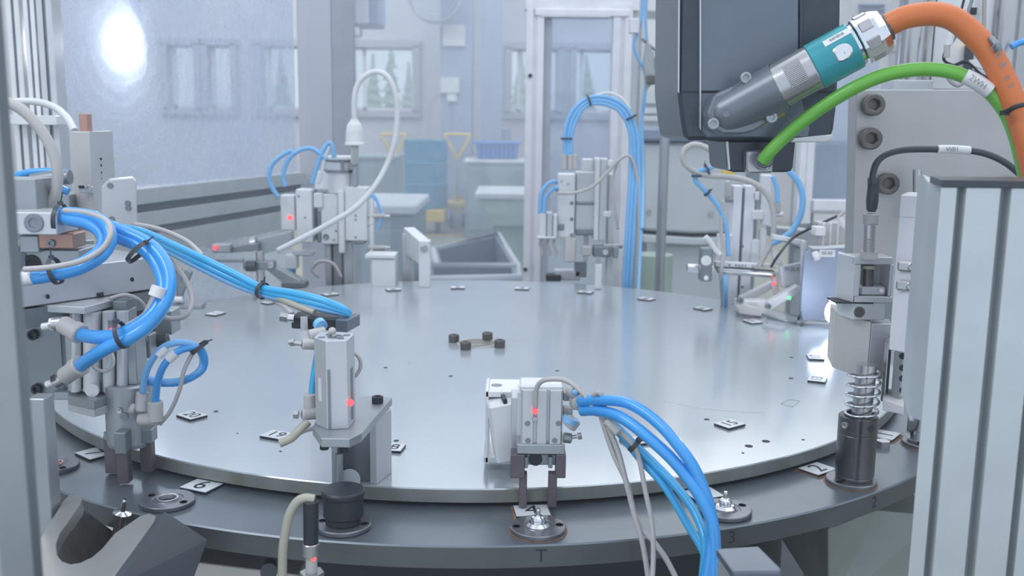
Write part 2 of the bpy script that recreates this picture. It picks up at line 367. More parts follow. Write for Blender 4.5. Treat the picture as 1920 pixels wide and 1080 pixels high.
# tables and cabinets in the hall
def cabinet(name, x0, y0, x1, d, t, m, top, label, cat, over=.03):
    X0, X1 = W(x0, y0, d).x, W(x1, y0, d).x; zt = W((x0+x1)/2, y0, d).z; r = root(name, ((X0+X1)/2, d+t/2, 0), label, cat)
    MB().box(((X0+X1)/2, d+t/2, (zt-.04)/2+.0), (X1-X0, t, zt-.04), bev=.01).build('body', m, r)
    MB().box(((X0+X1)/2, d+t/2, zt-.02), (X1-X0+over, t+over, .04), bev=.008).build('top', top, r)
    mb = MB(); mb.box(((X0+X1)/2, d-.006, zt*.5), ((X1-X0)*.9, .02, zt*.8), bev=.006); mb.build('door_panel', m, r)
    return zt, r
ztab, r = cabinet('storage_cabinet', 872, 300, 1000, 11.5, .8, 'hallgreen', 'machinewhite', 'grey green cabinet carrying the bright blue tub', 'cabinet')
cabinet('parts_cabinet', 655, 292, 742, 10.5, .7, 'hallgreen', 'hallgreen', 'dark grey green cabinet beneath the wide window, behind the bell shaped plug', 'cabinet')
zt2, r = cabinet('supply_cabinet', 664, 384, 774, 4.0, .62, 'hallgreen', 'machinewhite', 'grey green switch cabinet with bright white top behind the rear gantry', 'cabinet')
x0, x1 = W(892, 280, 11.8).x, W(974, 280, 11.8).x; zt = W(930, 266, 11.8).z; mb = MB(); xc = (x0+x1)/2; hx = (x1-x0)/2
def rr(hx, hy, z, k=.12, n=6):
    P = []
    for cx, cy, a0 in ((hx-k, hy-k, 0), (-hx+k, hy-k, 90), (-hx+k, -hy+k, 180), (hx-k, -hy+k, 270)):
        for j in range(n): a = radians(a0+90*j/(n-1)); P.append(V((xc+cx+k*cos(a), 11.8+.1+cy+k*sin(a), z)))
    return P
mb._rings([rr(hx*.9, .22, ztab+.001), rr(hx, .27, zt), rr(hx+.03, .30, zt), rr(hx+.03, .30, zt-.02), rr(hx-.01, .25, zt-.02), rr(hx*.88, .2, ztab+.03)])
tub = tag(mb.build('plastic_tub', 'tubblue'), 'bright blue ribbed plastic tub on the grey green cabinet', 'tub')
mb = MB()
for k in range(9): mb.box((xc-hx*.8+k*hx*.2, 11.8+.1-.25, (ztab+zt)/2), (.03, .03, (zt-ztab)*.8))
mb.build('rib', 'tubblue', tub)['kind'] = 'stuff'
tag(MB().bx(930, 241, 960, 262, 13.2, .3, .01).build('wall_box', 'hallcolumn'), 'small dark box fixed to the hall wall above the blue tub', 'box')
# steel troughs on the floor
def trough(pts, zt, zb, m, label, t=.03):
    P = [G(x, y, zt) for x, y in pts]; c = sum(P, V((0, 0, 0)))/4; r = root('steel_trough', (c.x, c.y, zb), label, 'trough')
    for i in range(4):
        a, b = P[i], P[(i+1) % 4]; n = (b-a).cross(V((0, 0, 1))).normalized()*t
        MB().prism([a, b, b+n, a+n], (0, 0, zb-zt)).build('side_wall', m, r)
    MB().prism([V((p.x, p.y, zb)) for p in P], (0, 0, .02)).build('bottom', m, r)
    mb = MB(); mb.tube([p for p in P]+[P[0]], .02, n=6, sub=0); mb.build('rim', 'machinewhite', r)
    return r
trough([(812, 468), (935, 440), (972, 500), (820, 505)], .62, .01, 'bin', 'dark blue grey steel trough on the hall floor, upper one with slanting end')
trough([(800, 500), (972, 500), (975, 522), (800, 526)], .72, .01, 'bin', 'dark steel trough nearest behind the disc edge')
mb = MB(); d = 7.; P0 = [W(895, 368, d), W(1000, 366, d), W(1000, 420, d), W(925, 424, d)]
r = root('tipping_skip', W(950, 424, d)*1.0, 'pale green tipping skip standing beside the door frame', 'skip'); r.location.z = 0
zt, zb = W(940, 368, d).z, W(940, 424, d).z
MB().prism([W(893, 372, d), W(1010, 370, d), W(1010, 424, d), W(926, 424, d)], (0, .8, 0), .01).build('hopper', 'palegreen', r)
MB().bx(890, 364, 1012, 373, d-.03, .86).build('rim', 'machinewhite', r)
mb = MB(); mb.box((W(960, 424, d).x, d+.4, zb/2), (.3, .6, zb), bev=.01); mb.build('base', 'palegreen', r)
for i, (a, b) in enumerate([((790, 442), (960, 440)), ((800, 418), (960, 416))]):
    p, q = G(*a, .004), G(*b, .004); n = V((0, .1, 0))
    tag(MB().prism([p, q, q+n, p+n], (0, 0, .003)).build('floor_marking', 'yellow'), ['yellow painted line on the floor in front of the drum', 'yellow painted line on the floor beneath the drum trolley'][i], 'floor marking')

# ---------------- door frame of the guard (middle)
pane_mat('doorpane', (.84, .89, .96), .16, 4)
pane_mat('hazepane', (.96, .98, 1.0), .12, 2)
d = 3.0
r = root('guard_door', (W(1090, 540, d).x, d, 0), 'pale aluminium framed guard door with glass in the middle behind the disc', 'door')
def post(mb_name, x0a, x1a, y0, yb_, d, par, m='profile_pale', t=.045, groove=True):
    mb = MB(); X0, X1 = W(x0a, 300, d).x, W(x1a, 300, d).x; Zt = W(x0a, y0, d).z
    wd = X1-X0; g = wd*.12; cx = (X0+X1)/2
    prof = [(X0, d), (cx-g, d), (cx-g, d+.008), (cx+g, d+.008), (cx+g, d), (X1, d), (X1, d+t), (X0, d+t)] if groove else [(X0, d), (X1, d), (X1, d+t), (X0, d+t)]
    mb.prism([V((x, y, yb_)) for x, y in prof], (0, 0, Zt-yb_)); return mb.build(mb_name, m, par)
post('post', 984, 1016, 3, 0, d, r); post('post', 1143, 1178, 8, 0, d, r); post('post', 1180, 1204, -60, 0, d+.06, r, 'alu')
mb = MB(); Z = W(1080, 4, d).z; X0, X1 = W(984, 20, d).x, W(1200, 20, d).x
mb.box(((X0+X1)/2, d+.03, Z+.0), (X1-X0, .05, .045), bev=.002); mb.box(((X0+X1)/2, d+.02, Z-.03), (X1-X0-.06, .05, .02), bev=.002); mb.build('head_rail', 'profile_pale', r)
MB().bx(1014, 20, 1145, 32, d-.004, .05).build('inner_rail', 'profile_pale', r)
MB().bx(1014, 30, 1030, 600, d+.02, .03).build('seal_strip', 'winframe', r)
X0, X1 = W(1016, 300, d).x, W(1143, 300, d).x
MB().box(((X0+X1)/2, d+.03, (Z+.6)/2+0), (X1-X0, .004, Z-.6)).build('pane', 'doorpane', r)
for y in (142, 528 if 0 else 505): MB().bolt(W(994 if y < 300 else 985, y, d-.002), (0, -1, 0), .006, .005).build('bolt', 'blackbolt', r)
# acrylic between door frame and corner pillar
X0, X1 = W(655, 300, 3.05).x, W(985, 300, 3.05).x
r = root('window_8', ((X0+X1)/2, 3.05, 0), 'hazy acrylic guard pane between the corner pillar and the door frame', 'window'); r['kind'] = 'structure'
MB().box(((X0+X1)/2, 3.05, 1.2), (X1-X0, .005, 2.0)).build('pane', 'hazepane', r)
# corner pillar
r = root('guard_pillar', (W(608, 300, 2.95).x, 2.95, 0), 'smooth grey blue corner pillar of the guard beside the scratched acrylic', 'pillar')
X0, X1, X2 = W(560, 200, 2.95).x, W(625, 200, 2.95).x, W(658, 200, 2.95).x
MB().prism([V((X0, 2.95, 0)), V((X1, 2.93, 0)), V((X1, 3.05, 0)), V((X0, 3.05, 0))], (0, 0, 2.2)).build('panel', 'hallwall', r)
MB().prism([V((X1+.001, 2.935, 0)), V((X2, 3.0, 0)), V((X2, 3.05, 0)), V((X1+.001, 3.05, 0))], (0, 0, 2.2)).build('side_panel', 'winframe', r)
# scratched acrylic and its rails along the receding left flank
A_ = W(557, 322, 2.9); zr_ = A_.z
B_ = G(255, 352, zr_); dr = (B_-A_); dr.z = 0; dr.normalize(); nrm = V((-dr.y, dr.x, 0)); nrm = nrm if nrm.y > 0 else -nrm
LEN = (W(100, 300, 2.0)-A_).length
E_ = G(122, 365, zr_)
def along(t, z, off=0): return V((A_.x, A_.y, 0))+dr*t+nrm*off+V((0, 0, z))
Lw = (V((E_.x, E_.y, 0))-V((A_.x, A_.y, 0))).length
lampc = W(225, 85, 1); 
# where the ray through the lamp meets the acrylic
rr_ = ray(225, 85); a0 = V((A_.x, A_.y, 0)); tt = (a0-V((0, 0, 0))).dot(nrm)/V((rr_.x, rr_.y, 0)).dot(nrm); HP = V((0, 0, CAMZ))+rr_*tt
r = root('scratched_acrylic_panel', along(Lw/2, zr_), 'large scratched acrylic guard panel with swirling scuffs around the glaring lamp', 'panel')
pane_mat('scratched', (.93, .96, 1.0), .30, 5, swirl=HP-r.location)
def slab(mb, t0, t1, z0, z1, o0, o1, bev=0.): mb.prism([along(t0, z0, o0), along(t1, z0, o0), along(t1, z0, o1), along(t0, z0, o1)], (0, 0, z1-z0), bev); return mb
slab(MB(), .0, Lw, zr_, 2.1, .0, .006).build('sheet', 'scratched', r)
slab(MB(), .0, Lw+.5, .75, zr_-.15, .02, .026).build('lower_sheet', 'scratched', r)
r = root('guard_rail', along(Lw/2, zr_-.1), 'double grooved aluminium rail running below the scratched acrylic', 'rail')
LL = Lw+.5
mb = MB(); slab(mb, 0, LL, zr_-.034, zr_, -.03, .03, .002); mb.build('upper_rail', 'profile', r)
mb = MB(); slab(mb, 0, LL, zr_-.052, zr_-.034, -.012, .03); mb.build('groove', 'castdark', r)
mb = MB(); slab(mb, 0, LL, zr_-.085, zr_-.052, -.03, .03, .002); mb.build('middle_rail', 'profile', r)
mb = MB(); slab(mb, 0, LL, zr_-.102, zr_-.085, -.015, .03); mb.build('groove', 'castdark', r)
mb = MB(); slab(mb, 0, LL, zr_-.15, zr_-.102, -.034, .03, .002); mb.build('lower_rail', 'profile', r)
# glaring lamp close behind the acrylic
LP = HP+rr_.normalized()*.05
r = root('work_lamp', LP, 'glaring round work lamp behind the scratched acrylic', 'lamp')
MB().sphere(LP, .033).build('bulb', 'lampglow', r)
MB().lathe([(.030, -.016), (.04, -.03), (.035, -.06), (.02, -.08)], LP+rr_.normalized()*.0, -rr_.normalized(), 24).build('reflector', 'castdark', r)
MB().cyl(LP+V((0, .1, .05)), LP+V((0, .1, .9)), .012).build('stem', 'castdark', r)
l = bpy.data.lights.new('work_lamp_light', 'POINT'); l.energy = .55; l.color = (.85, .92, 1); l.shadow_soft_size = .01
o = bpy.data.objects.new('work_lamp_light', l); C.objects.link(o); o.location = HP+nrm*.03

# guard frame at the far left
d = 1.9
for i, (a, b, m_) in enumerate([(24, 48, 'alu_light'), (56, 76, 'profile_pale'), (80, 108, 'alu')]):
    X0, X1 = W(a, 200, d).x, W(b, 200, d).x
    r = root('frame_post', ((X0+X1)/2, d, 0), ['upright aluminium profile nearest the blurred post in the upper corner', 'middle one of three upright profiles in the upper corner', 'upright profile bordering the scratched acrylic'][i], 'post')
    cx, g = (X0+X1)/2, (X1-X0)*.12
    MB().prism([V((x, y, .6)) for x, y in ((X0, d), (cx-g, d), (cx-g, d+.008), (cx+g, d+.008), (cx+g, d), (X1, d), (X1, d+.04), (X0, d+.04))], (0, 0, 1.3)).build('profile', m_, r)
    MB().box((cx, d+.006, 1.25), (g*1.6, .003, 1.28)).build('groove_insert', 'castdark', r)
tag(MB().bx(10, 216, 106, 234, 1.86, .04, .001).build('cross_rail', 'alu_light'), 'short horizontal profile crossing the upright profiles in the corner', 'rail')

# ---------------- right of the door: vessel, louvres, posts
d = 3.6
r = root('machine_housing', (W(1290, 540, d).x, d, 0), 'big pale grey machine housing with curved lower edge behind the steel tube', 'machine')
MB().poly([(1206, 268), (1400, 268), (1400, 436), (1300, 438), (1206, 432)], d, .5, .01).build('shell', 'machinewhite', r)
MB().bx(1200, 240, 1405, 266, d-.03, .6, .01).build('top_band', 'hallcolumn', r)
MB().poly([(1206, 434), (1300, 440), (1400, 438), (1400, 443), (1300, 445), (1206, 439)], d+.01, .5, 0).build('seam', 'dark', r)
MB().poly([(1206, 440), (1300, 446), (1400, 444), (1400, 458), (1300, 460), (1206, 455)], d-.01, .5, .004).build('skirt', 'machinewhite', r)
X0, X1 = W(1245, 500, d+.05).x, W(1400, 500, d+.05).x
MB().box(((X0+X1)/2, d+.3, W(1300, 458, d+.05).z/2), (X1-X0, .5, W(1300, 458, d+.05).z), bev=.01).build('plinth', 'machinewhite', r)
for x, y in ((1216, 397), (1333, 400)): MB().bolt(W(x, y, d-.001), (0, -1, 0), .009, .008).build('bolt', 'steel', r)
r = root('louvre_cabinet', (W(1260, 300, 4.4).x, 4.4, 0), 'white cabinet with long horizontal louvres above the grey machine housing', 'cabinet')
MB().bx(1204, 96, 1420, 268, 4.4, .4, .004).build('body', 'machinewhite', r)
X0, X1 = W(1204, 500, 4.4).x, W(1420, 500, 4.4).x; MB().box(((X0+X1)/2, 4.62, W(1300, 268, 4.4).z/2), (X1-X0, .35, W(1300, 268, 4.4).z)).build('plinth', 'hallgreen', r)
for y in (166, 204, 218, 241): MB().bx(1206, y, 1418, y+(30 if y == 166 else 11), 4.37, .04, .004).build('slat', 'white', r)
tag(MB().bx(1206, -30, 1300, 22, 3.9, .3, .004).build('control_box', 'white'), 'white control box at the top edge above the door post', 'box')
r = root('steel_stand', (W(1240, 540, 2.7).x, 2.7, 0), 'upright steel tube stand with dark clamp arm right of the door post', 'stand')
X = W(1245, 300, 2.7).x; MB().cyl((X, 2.7, 0), (X, 2.7, W(1245, 80, 2.7).z), .0135).build('tube', 'cast', r)
MB().bx(1229, 106, 1278, 128, 2.66, .05, .003).build('clamp_arm', 'castdark', r)
MB().bolt(W(1266, 117, 2.66), (0, -1, 0), .009, .006).build('knob', 'white', r)
mb = MB(); mb.ptube([(1244, 104, 2.66), (1216, 84, 2.66), (1204, 72, 2.66)], .004, n=6); mb.build('brace', 'castdark', r)
MB().poly([(1213, 72), (1226, 100), (1229, 150), (1212, 170), (1206, 120)], 2.64, .02, .002).build('bracket', 'cast', r)
MB().bx(1214, 140, 1232, 158, 2.62, .03, .003).build('fixing', 'oldbolt', r)
tag(MB().cyl(V((.425, 2.95, 0)), V((.425, 2.95, .97)), .06).build('gas_bottle', 'palegreen'), 'pale green gas bottle standing behind the blue hoses', 'bottle')
# hoses on the side of door post
def hose(name, pts, r_, m_, label, cat='hose', parent=None, **k):
    mb = MB(); mb.ptube(pts, r_, **k)
    o = mb.build(name, m_, parent)
    if parent is None: tag(o, label, cat)
    return o
hose('pneumatic_hose', [(1206, -10, 2.8), (1203, 30, 2.8), (1196, 60, 2.8), (1189, 80, 2.8), (1192, 100, 2.8), (1206, 128, 2.8), (1211, 150, 2.8), (1208, 190, 2.8), (1202, 240, 2.8), (1200, 330, 2.75), (1202, 420, 2.6), (1196, 560, 2.4)], .0045, 'blue_pale', 'long thin blue hose running down beside the door post')
hose('pneumatic_hose', [(1213, -10, 2.8), (1211, 40, 2.8), (1214, 110, 2.8), (1209, 170, 2.8), (1204, 220, 2.8), (1206, 320, 2.75), (1205, 400, 2.6), (1204, 430, 2.5)], .004, 'blue_pale', 'second thin blue hose crossing the one beside the door post')
tag(MB().bx(1181, 34, 1199, 62, 2.78, .03, .002).build('hose_manifold', 'white'), 'white hose manifold with shiny fittings high on the door post', 'manifold')
# guard window behind the motor (right)
r = root('guard_window', (W(1560, 500, 3.3).x, 3.3, 0), 'white framed guard window behind the servo motor and the steel plate', 'window frame')
MB().bx(1497, 250, 1512, 420, 3.3, .05, .002).build('post', 'profile_pale', r); MB().bx(1515, 60, 1531, 420, 3.3, .05, .002).build('post', 'profile_pale', r)
MB().bx(1526, 376, 1640, 396, 3.28, .06, .002).build('sill', 'profile_pale', r); MB().bx(1526, 400, 1640, 418, 3.29, .06, .002).build('lower_rail', 'alu_light', r)
MB().bx(1531, 100, 1640, 376, 3.34, .006, 0).build('pane', 'doorpane', r)
X0, X1 = W(1500, 500, 3.4).x, W(1640, 500, 3.4).x; MB().box(((X0+X1)/2, 3.36, W(1560, 420, 3.3).z/2), (X1-X0, .02, W(1560, 420, 3.3).z)).build('lower_panel', 'winframe', r)
gx0, gx1, gz = W(1534, 300, 5.5).x, W(1700, 300, 5.5).x, W(1600, 265, 5.5).z
tag(MB().box(((gx0+gx1)/2, 5.75, gz/2), (gx1-gx0, .5, gz), bev=.02).build('green_machine', 'hallgreen'), 'dark green machine seen through the guard window', 'machine')
r = root('switch_cabinet', (W(1620, 200, 6.2).x, 6.2, 0), 'pale cabinet with dark vent slots behind the metal plug', 'cabinet')
X0, X1 = W(1572, 100, 6.2).x, W(1668, 100, 6.2).x; zt = W(1620, -40, 6.2).z
MB().box(((X0+X1)/2, 6.4, zt/2), (X1-X0, .4, zt), bev=.01).build('body', 'white', r)
for k in range(6): MB().bx(1612, 8+k*8, 1660, 12+k*8, 6.18, .03, 0).build('vent_slat', 'hallcolumn', r)
# ================================================================ ROTARY TABLE
disc = root('indexing_table', DC-V((0, 0, .015)), 'large round brushed steel indexing disc filling the middle of the machine', 'turntable')
hub_r = .034
hole = G(897, 646); 
mb = MB(); N = 256
def ringpts(r, z, n=N): return [DC+V((r*cos(2*pi*i/n), r*sin(2*pi*i/n), z)) for i in range(n)]
for a, b in (((hub_r, -.015), (hub_r, 0)), ((hub_r, 0), (RD-.0012, 0)), ((RD-.0012, 0), (RD, -.0012))): mb._rings([ringpts(*a), ringpts(*b)], False, False, smooth=(a[1] != b[1]))
mb.build('top_face', 'disc', disc)
mb = MB(); mb._rings([ringpts(RD, -.0012), ringpts(RD, -.0145)], False, False); mb._rings([ringpts(RD, -.0145), ringpts(RD-.02, -.0145)], False, False, False); mb.build('rim', 'disc_rim', disc)
mb = MB(); mb.lathe([(hub_r-.001, -.03), (hub_r-.001, -.008), (hub_r-.012, -.008), (hub_r-.012, -.03)], DC, n=48); mb.lathe([(hub_r+.0, .0), (hub_r+.0, .0012), (hub_r-.003, .0012), (hub_r-.003, -.01)], DC, n=48)
mb.build('hub_ring', 'alu_warm', disc); MB().cyl(DC+V((0, 0, -.032)), DC+V((0, 0, -.028)), hub_r).build('hub_floor', 'steel', disc)
for px, py in ((851, 641), (914, 637), (937, 651), (873, 655)): MB().bolt(G(px, py, 1.0), (0, 0, 1), .0088, .0125).build('bolt', 'oldbolt', disc)
def hole_at(px, py, r=.0032, par=None, z=1.0003):
    p = G(px, py, z); o = MB().lathe([(r, 0), (r*.97, .0001), (0, .0001)], p, (0, 0, 1), 20).build('drilled_hole', 'dark', par); return o
for px, py, r in ((405, 771, .003), (1404, 836, .0046), (1436, 827, .0046), (1325, 786, .0034), (1506, 824, .0018), (1393, 849, .0016), (723, 689, .0032), (845, 705, .003), (1484, 670, .0032), (1483, 709, .0036), (768, 680, .001), (743, 826, .003), (1045, 695, .003), (526, 846, .0016), (445, 812, .0012), (630, 625, .0012), (890, 592, .001), (968, 605, .0015), (1250, 560, .001)): hole_at(px, py, r, disc)
MB().tube([G(x, y, 1.0002) for x, y in ((1245, 752), (1275, 758), (1310, 765), (1350, 769), (1390, 772), (1432, 773))], .0005, n=5).build('scratch', 'white', disc)
q = [G(x, y, 1.0002) for x, y in ((1464, 757), (1480, 749), (1500, 752), (1486, 763))]; MB().tube(q+[q[0]], .0003, n=5, sub=0).build('scratch', 'greyhose', disc)
# ring below
ring = root('ring_table', V((DC.x, DC.y, ZR-.021)), 'dark steel ring around and below the indexing disc', 'ring')
def rp(r, z, n=N): return [V((DC.x+r*cos(2*pi*i/n), DC.y+r*sin(2*pi*i/n), z)) for i in range(n)]
mb = MB(); mb._rings([rp(.56, ZR), rp(RRING-.0015, ZR)], False, False, False); mb._rings([rp(RRING-.0015, ZR), rp(RRING, ZR-.0015)], False, False); mb.build('top_face', 'ring', ring)
mb = MB(); mb._rings([rp(RRING, ZR-.0015), rp(RRING, ZR-.0215)], False, False); mb._rings([rp(RRING, ZR-.0215), rp(.56, ZR-.0215), rp(.56, ZR)], False, False, False); mb.build('rim', 'ring_rim', ring)
def rimtext(s, px, py, size=.018):
    # engraved number on the ring's vertical rim
    a = atan2(G(px, py, ZR-.01).y-DC.y, G(px, py, ZR-.01).x-DC.x); n = V((cos(a), sin(a), 0)); p = V((DC.x, DC.y, ZR-.011))+n*(RRING+.0001)
    text(s, size, 'dark', ring, face_mw(p, V((-n.y, n.x, 0)), (0, 0, 1)), 'engraved_numeral')
rimtext('3', 1380, 1012); rimtext('2', 1652, 945); rimtext('T', 1017, 1048)
# support under the table
r = root('table_base', V((DC.x, DC.y, 0)), 'dark machine base hidden under the round steel table', 'base')
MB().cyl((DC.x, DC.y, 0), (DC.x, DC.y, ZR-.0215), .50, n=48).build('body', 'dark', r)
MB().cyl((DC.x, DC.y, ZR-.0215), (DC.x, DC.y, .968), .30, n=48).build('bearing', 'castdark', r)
# numbered plates
def numplate(s, p, a, size, mt, label, group, tilt=0):
    n = V((cos(a), sin(a), 0)); tg = V((-n.y, n.x, 0))
    r = root('number_plate', p, label, 'number plate', group)
    R = Matrix((tg, -n, V((0, 0, 1)))).transposed()
    MB().box(p+V((0, 0, .0012)), (size, size*.8, .0022), rot=R, bev=.0002).build('underside', 'black', r)
    pl_ = MB().box(p+V((0, 0, .0026)), (size*.99, size*.79, .0006), rot=R).build('plate', mt, r)
    text(s, size*(.86 if len(s) == 1 else .74), 'ink', pl_, face_mw(p+V((0, 0, .0030)), tg, -n), 'numeral')
where = {20: 'front of the disc beside the gripper hoses', 19: 'by the grey hose end of the slim cylinder', 18: 'peeping out behind the bracket of the slim cylinder', 16: 'half hidden under blue hoses', 15: 'alone on the front half of the disc', 13: 'nearer one of two plates beside the white clamp block', 12: 'farther one of two plates beside the white clamp block'}
for k in range(1, 25):
    if k in (11, 14, 17, 22, 23): continue
    a = radians(-53.3)-radians(15)*(k-15)
    p = DC+V((RT*cos(a), RT*sin(a), .0003))
    lb = 'white square plate numbered %d on the steel disc' % k
    if k in where: lb += ', '+where[k]
    elif k == 21: lb += ', behind the blue hose loop'
    else: lb += {1: ', behind the long blue bundle', 2: ', right by the sensor stand foot', 3: ', first left of the stop block', 4: ', just before the stop block', 5: ', right of the slanting pale arm', 6: ', before the guard door post', 7: ', before the short white rod', 8: ', before the steel tube stand', 9: ', between tube stand and valve column', 10: ', before the fork arm', 24: ', next to the small dark toggle clamp'}[k]
    numplate(str(k), p, a, .030, 'numtile', ' '.join(lb.split()[:16]), 'numbered plates on the disc')
for k, (px, py) in {7: (176, 854), 6: (378, 915), 4: (997, 962), 3: (1318, 930), 2: (1533, 883), 1: (1660, 819)}.items():
    p = G(px, py, ZR); a = atan2(p.y-DC.y, p.x-DC.x); p = V((p.x, p.y, ZR+.0002))
    lb = {7: 'white plate numbered 7 on the dark ring near the blurred post', 6: 'white plate numbered 6 on the dark ring above the empty socket', 4: 'grey plate numbered 4 on the dark ring under the brown fingers', 3: 'plate numbered 3 on the dark ring behind the blue hoses', 2: 'rust edged plate numbered 2 on the dark ring beside the spring plunger', 1: 'plate numbered 1 on the dark ring beside the hexagon nut'}[k]
    if k in (2, 1, 4):
        n = V((cos(a), sin(a), 0)); tg = V((-n.y, n.x, 0)); rs_ = MB().box(p+V((0, 0, .0001)), (.038, .034, .0003), rot=Matrix((tg, -n, V((0, 0, 1)))).transposed()).build('rust_mark', 'rust', ring)
    numplate(str(k), p, a, .034, 'numtile', lb, 'numbered plates on the dark ring')
# sockets (flanges) on the ring
def flange(px, py, label, kind, rust=False):
    p = G(px, py, ZR); a = atan2(p.y-DC.y, p.x-DC.x); p = V((DC.x+RF*cos(a), DC.y+RF*sin(a), ZR)) if kind != 'x' else p
    R0 = .0265; r = root('work_holder', p, label, 'holder')
    MB().lathe([(R0-.0008, .0002), (R0, .001), (R0, .0042), (R0-.001, .005), (.0155, .005), (.0148, .0043), (.0128, .0043), (.0122, .005), (.0095, .005), (.0085, .001), (0, .001)], p, n=48).build('flange', 'flange', r)
    tg = V((-sin(a), cos(a), 0))
    for sg in (-1, 1): MB().lathe([(.0040, .0046), (.0040, .0053), (.0032, .0053), (.0030, .0050), (0, .0050)], p+tg*sg*.0205, n=20).build('screw', 'dark', r)
    if rust: MB().lathe([(R0+.0014, .0001), (R0+.0014, .0006), (R0-.001, .0006)], p, n=48).build('rust_ring', 'rust', r)
    if kind == 'open':
        MB().lathe([(.0105, .0045), (.0105, .0062), (.0088, .0062), (.0080, .0020), (.0072, .0016)], p, n=32).build('bore_ring', 'steel', r)
        MB().lathe([(.0086, .0022), (0, .0022)], p, n=32).build('bore', 'dark', r)
    if kind == 'pin':
        MB().lathe([(.0112, .0045), (.0112, .0058), (.0095, .0075), (.0085, .0085), (.0062, .009), (.0062, .0095), (.0068, .0115), (.0060, .0135), (.0040, .0150), (.0022, .0155), (.0022, .020), (.0016, .022), (0, .022)], p, n=32).build('workpiece', 'chrome', r)
    return p, r
P7, R7 = flange(112, 874, 'open socket with red glow inside on the ring beside plate 7', 'open')
MB().lathe([(.003, .0025), (.0028, .003), (0, .003)], P7+V((-.004, .003, 0)), n=12).build('red_glint', 'redlight', R7)
P6, _ = flange(320, 941, 'empty open socket on the ring below plate 6', 'open')
P5, R5 = flange(643, 990, 'socket on the ring covered by a short black cylinder', 'none')
P4, _ = flange(1007, 990, 'socket with bright pin on the ring below plate 4', 'pin', True)
P3, _ = flange(1352, 957, 'socket with bright pin behind the blue hoses near plate 3', 'pin')
P2, R2_ = flange(1596, 905, 'socket on the ring under the spring plunger with rusty edge', 'none', True)
P1, R1_ = flange(1690, 825, 'socket on the ring half hidden by the aluminium post', 'none', True)
# black cup on socket 5
r = root('black_cup', P5+V((0, 0, .005)), 'short matt black cylinder with clear lid below the slim cylinder', 'cap')
MB().lathe([(.0155, 0), (.0168, .001), (.0168, .006), (.0190, .008), (.0190, .026), (.0203, .028), (.0203, .031), (.0195, .032), (0, .032)], P5+V((0, 0, .005)), n=48).build('body', 'black', r)
MB().lathe([(.0198, .0322), (.0190, .0332), (0, .0332)], P5+V((0, 0, .005)), n=48).build('lid', 'blackplastic', r)
# hexagon nut on the ring
p = G(1655, 838, ZR)
tag(MB().nut(p, p+V((0, 0, .008)), .0085).build('hexagon_block', 'steel'), 'small bright hexagon nut lying on the ring beside plate 1', 'nut')

# ================================================================ SLIM CYLINDER STATION (front, left of centre)
d = .93
bp = G(735, 908); r = root('slim_cylinder_station', V((bp.x, bp.y, 1)), 'slim grey pneumatic cylinder on an angle bracket at the disc front', 'actuator')
bd = bp.y
# bracket: standing box column and top plate
zt = W(700, 800, bd).z
a = G(735, 908); b_ = G(668, 918); yaw = radians(38)
vx = V((cos(yaw), sin(yaw), 0)); vn = V((-sin(yaw), cos(yaw), 0))
pE = V((W(660, 880, .925).x, .925, 1.0)); zt = W(700, 822, .94).z
# side plate that faces right/front, lit
pr = W(735, 830, .965); pl = W(703, 830, .925)
gA, gB = G(707, 908), G(735, 886); x0_, y0_, x1_, y1_ = gA.x, gA.y, gB.x, gB.y
zt = W(735, 766, gB.y).z; zb = 1.0; zB = zt
L_ = (V((x1_, y1_, 0))-V((x0_, y0_, 0))); nn = V((-L_.y, L_.x, 0)).normalized()
MB().prism([V((x0_, y0_, zb)), V((x1_, y1_, zb)), V((x1_, y1_, zb))+nn*.008, V((x0_, y0_, zb))+nn*.008], (0, 0, zB-zb), .0006, 1).build('side_plate', 'alu', r)
MB().box(((x0_+W(628, 860, y0_).x)/2, y0_+.012, (zb+zB)/2), (x0_-W(628, 860, y0_).x, .006, zB-zb), bev=.0004).build('web', 'castdark', r)
MB().box((W(632, 860, y0_).x, y0_+.002, (zb+zB)/2), (.006, .03, zB-zb), bev=.0004).build('web', 'cast', r)
MB().cyl(W(655, 900, .949), W(655, 900, .94), .011, n=28).build('roller', 'cast', r)
MB().cyl(W(636, 850, .93), W(636, 905, .93), .004).build('rod', 'cast', r)
ztp = zt+.0075
pts = [(586, 800), (602, 822), (655, 823), (678, 812), (735, 745), (700, 741), (640, 748), (600, 775)]
MB().hpoly(pts, ztp+.001, .0085, .0006).build('top_plate', 'cast', r)
MB().bolt(G(708, 757, ztp), (0, 0, 1), .0058, .008).build('bolt', 'blackbolt', r)
MB().bolt(W(608, 835, .925), (0, 0, -1), .0045, .004).build('bolt', 'blackbolt', r)
MB().bolt(W(645, 838, .93), (0, 0, -1), .0045, .004).build('bolt', 'blackbolt', r)
# cylinder body: front panel 592..660 x 628..806
zc0 = ztp+.001; zc1 = W(625, 638, G(614, 806, ztp).y).z
A0 = G(592, 796, zc0); A1 = G(614, 806, zc0); A2 = G(654, 804, zc0); A3 = G(667, 786, zc0); dA = A1.y
prof = [A0, A1, A2, A3, A0+(A3-A2)*.8]
MB().prism([V((p.x, p.y, zc0)) for p in prof], (0, 0, zc1-zc0), .0006, 1).build('cylinder_body', 'alu', r)
MB().prism([V((A1.x+.001, dA-.0004, zc0)), V((A1.x+.0035, dA-.0004, zc0)), V((A1.x+.0035, dA+.002, zc0)), V((A1.x+.001, dA+.002, zc0))], (0, 0, (zc1-zc0)*.68)).build('sensor_slot', 'castdark', r)
MB().box((A2+A3)/2+V((.0004, 0, .03)), (.0015, .006, .05)).build('sensor_slot', 'castdark', r)
cx = (A0.x+A2.x)/2+.002; cy = (A1.y+A3.y)/2+.003
